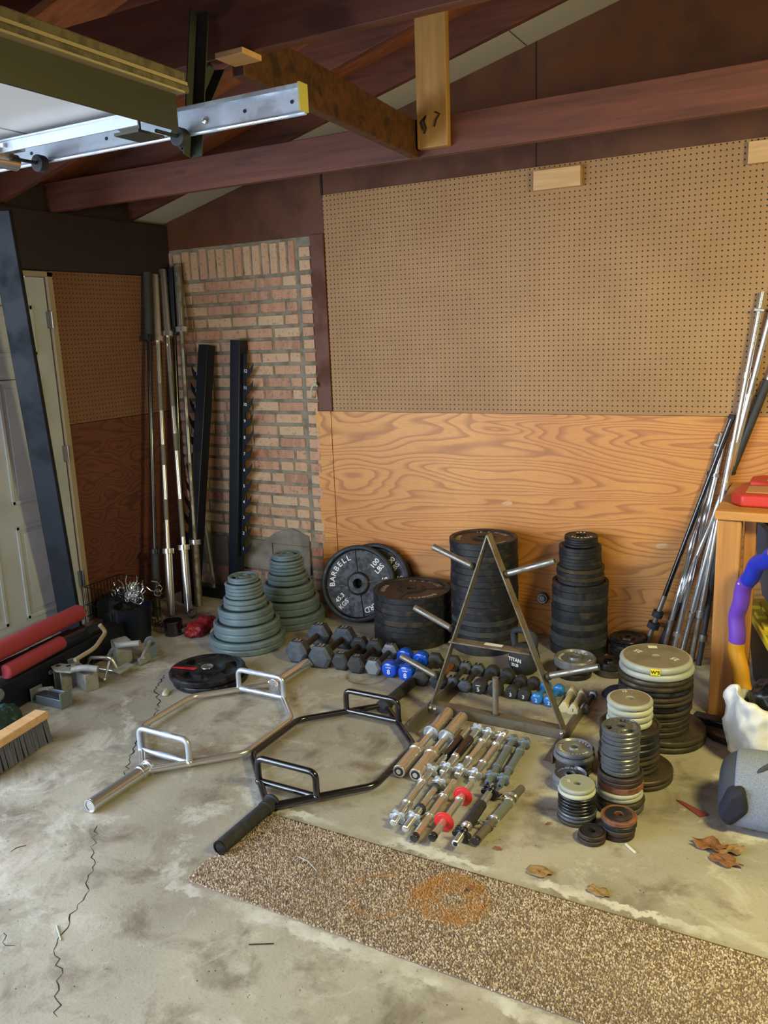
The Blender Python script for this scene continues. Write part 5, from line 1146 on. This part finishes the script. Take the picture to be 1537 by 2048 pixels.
# ================================================================ RUG
import numpy as np
def rug():
    rs = np.random.RandomState(2); x0, x1, y0, y1 = 2.135, 4.62, -2.52, -2.10; sp = .0060
    nx, ny = int((x1-x0)/sp), int((y1-y0)/sp)
    gx, gy = np.meshgrid(np.arange(nx), np.arange(ny)); n = nx*ny
    cx = x0+(gx.ravel()+.5)*sp+rs.uniform(-.0022, .0022, n); cy = y0+(gy.ravel()+.5)*sp+rs.uniform(-.0022, .0022, n)
    edge = (cx < x0+.02+.01*np.sin(cy*60)) & (rs.rand(n) < .35); keep = ~edge; cx, cy = cx[keep], cy[keep]; n = len(cx)
    a = rs.uniform(0, 6.28, n); r = rs.uniform(.0027, .0038, n); h = rs.uniform(.006, .0105, n); l = rs.uniform(.9, 1.7, n)
    base = np.array([(1, 0, .35), (0, 1, .35), (-1, 0, .35), (0, -1, .35), (0, 0, 1.)]); V_ = np.zeros((n, 5, 3))
    for j, (bx_, by_, bz) in enumerate(base):
        u_, v_ = bx_*r*l, by_*r; V_[:, j, 0] = cx+u_*np.cos(a)-v_*np.sin(a); V_[:, j, 1] = cy+u_*np.sin(a)+v_*np.cos(a); V_[:, j, 2] = h*bz
    V_[:, 4, 0] += rs.uniform(-.002, .002, n); V_[:, 4, 1] += rs.uniform(-.002, .002, n)
    F = np.array([(0, 1, 4), (1, 2, 4), (2, 3, 4), (3, 0, 4)]); F = (np.arange(n)[:, None, None]*5+F[None]).reshape(-1, 3)
    vs = V_.reshape(-1, 3); bv = np.array([(x0, y0, .0), (x1, y0, .0), (x1, y1, .0), (x0, y1, .0), (x0, y0, .003), (x1, y0, .003), (x1, y1, .003), (x0, y1, .003)])
    nb = len(vs); vs = np.vstack([vs, bv]); Q = [(4, 5, 6), (4, 6, 7), (0, 1, 5), (0, 5, 4), (1, 2, 6), (1, 6, 5), (2, 3, 7), (2, 7, 6), (3, 0, 4), (3, 4, 7)]
    F = np.vstack([F, np.array(Q)+nb])
    me = bpy.data.meshes.new('rug'); me.vertices.add(len(vs)); me.vertices.foreach_set('co', vs.ravel().astype(np.float32))
    me.loops.add(len(F)*3); me.loops.foreach_set('vertex_index', F.ravel().astype(np.int32)); me.polygons.add(len(F))
    me.polygons.foreach_set('loop_start', np.arange(0, len(F)*3, 3, dtype=np.int32)); me.update(calc_edges=True); me.validate()
    at = me.attributes.new('tone', 'FLOAT', 'FACE'); tn = np.concatenate([np.repeat(rs.rand(n), 4), np.zeros(len(Q))]); at.data.foreach_set('value', tn.astype(np.float32))
    m, nt, p = nodes('rug_pile'); p.inputs['Roughness'].default_value = .95; p.inputs['Specular IOR Level'].default_value = .1
    A = N(nt, 'ShaderNodeAttribute', attribute_name='tone'); c = ramp(nt, A.outputs['Fac'], [(0, lin('#766558')), (.3, lin('#978373')), (.6, lin('#b5a393')), (1, lin('#ded0c2'))])
    v = coords(nt); big = noise(nt, v, 3, 3, rnd=False); c = mixc(nt, c, lin('#867464'), ramp(nt, big, [(.4, (0, 0, 0)), (.7, (.35, .35, .35))]))
    s = N(nt, 'ShaderNodeSeparateXYZ'); nt.links.new(v, s.inputs[0]); nz = math_(nt, 'MULTIPLY', math_(nt, 'SUBTRACT', noise(nt, v, 22, 4, .7, rnd=False), .5), .05)
    for (qx, qy, lo, hi, k_) in ((2.937, -2.242, .03, .11, .75), (2.733, -2.319, .088, .10, .5)):
        dx = math_(nt, 'SUBTRACT', s.outputs[0], qx); dy = math_(nt, 'SUBTRACT', s.outputs[1], qy)
        d = math_(nt, 'ADD', nz, math_(nt, 'SQRT', math_(nt, 'ADD', math_(nt, 'MULTIPLY', dx, dx), math_(nt, 'MULTIPLY', dy, dy))))
        f = ramp(nt, d, [(lo*.9, (0, 0, 0)), (lo*1.05, (1, 1, 1)), (hi, (1, 1, 1)), (hi*1.12, (0, 0, 0))]); c = mixc(nt, c, lin('#b07a3c'), math_(nt, 'MULTIPLY', f, math_(nt, 'MULTIPLY', k_, ramp(nt, noise(nt, v, 16, 3, rnd=False), [(.35, (.2, .2, .2)), (.6, (1, 1, 1))]))))
    nt.links.new(c, p.inputs['Base Color']); me.materials.append(m)
    o = bpy.data.objects.new('rug', me); COL.objects.link(o); tag(o, 'long strip of beige loop carpet with rust stains on the concrete', 'rug')
rug()
# ================================================================ LEAVES AND SCRAPS
def leaf(lab, c, s, rot, m, seed, curl=.3):
    rn = random.Random(seed); vs = []; fs = []; n = 22
    out = []
    for k in range(n):
        a = 2*pi*k/n; r = s*(.62+.25*abs(cos(a*2.5))+rn.uniform(-.1, .12)); out.append((r*cos(a)*1.35, r*sin(a)*.8))
    for q in (0, .35, .7, 1):
        for x, y in out: vs.append((x*q, y*q, .002+s*curl*(q**2)*(.5+.5*sin(x/s*5+seed))*.6+s*.12*abs(sin(y/s*4+q*2))))
    for i in range(3):
        for k in range(n): j = (k+1) % n; fs.append((i*n+k, i*n+j, (i+1)*n+j, (i+1)*n+k))
    o = MB().add(vs, fs, MX.Rotation(rot, 4, 'Z')).build('dry_leaf', m, ang=40); o.location = c
    md = o.modifiers.new('s', 'SOLIDIFY'); md.thickness = .0008
    tag(o, lab, 'leaf', 'dry leaves on the floor')
leaf('brown curled dry leaf, left part of the leaf cluster near the duffel bag', (3.587, -1.651, -0.000), .05, .1, M_leaf, 1, .5)
leaf('orange-brown dry leaf, nearest the camera in the cluster', (3.639, -1.712, 0.000), .045, -.3, M_leaf, 2)
leaf('brown dry leaf, right part of the leaf cluster near the duffel bag', (3.651, -1.647, 0.000), .04, .5, M_leaf2, 3, .5)
leaf('flat tan dry leaf between the handles and the rug', (3.130, -2.009, 0.000), .04, .2, M_leaf2, 4, .1)
leaf('tan crumpled dry leaf at the far edge of the rug', (3.319, -2.026, 0.000), .032, -.2, M_leaf2, 5, .3)
leaf('small orange leaf fragment below the clip handle', (2.971, -1.951, 0.000), .013, 0, M_leaf, 6)
leaf('small orange leaf fragment left of the small front stack', (3.078, -1.746, 0.000), .010, 1, M_leaf, 7)
leaf('small orange leaf fragment lying on the rug', (2.973, -2.183, 0.012), .014, 1.2, M_leaf, 8)
tag(MB().prism([(0, 0), (.09, -.075), (.115, -.05), (.02, .0)], .001, .004, MX.Translation(V((3.445, -1.417, 0.000)))).build('shingle_scrap', mat('shingle_red', '#74302a', .7), bevel=.0005), 'pointed red-brown scrap on the floor right of the stacks', 'scrap')
tag(MB().beam((3.341, -1.753, 0.003), (3.380, -1.787, 0.003), .007, .004).build('white_stick', M_label), 'short white stick on the floor by the rusty pile', 'stick')
tag(MB().tube([(2.495, -2.662, 0.003), (2.522, -2.647, 0.003), (2.558, -2.629, 0.004)], .0016, 6).build('twig', M_rust), 'thin brown twig on the concrete below the rug', 'twig')
tag(MB().tube([(2.403, -2.279, 0.012), (2.447, -2.286, 0.013), (2.500, -2.315, 0.012)], .0015, 6).build('straw', M_vinyl2), 'pale straw lying on the rug', 'straw')
tag(MB().tube([(1.929, -2.846, 0.003), (1.992, -2.884, 0.003)], .002, 6).build('pale_twig', M_vinyl2), 'pale twig along the floor crack', 'twig')
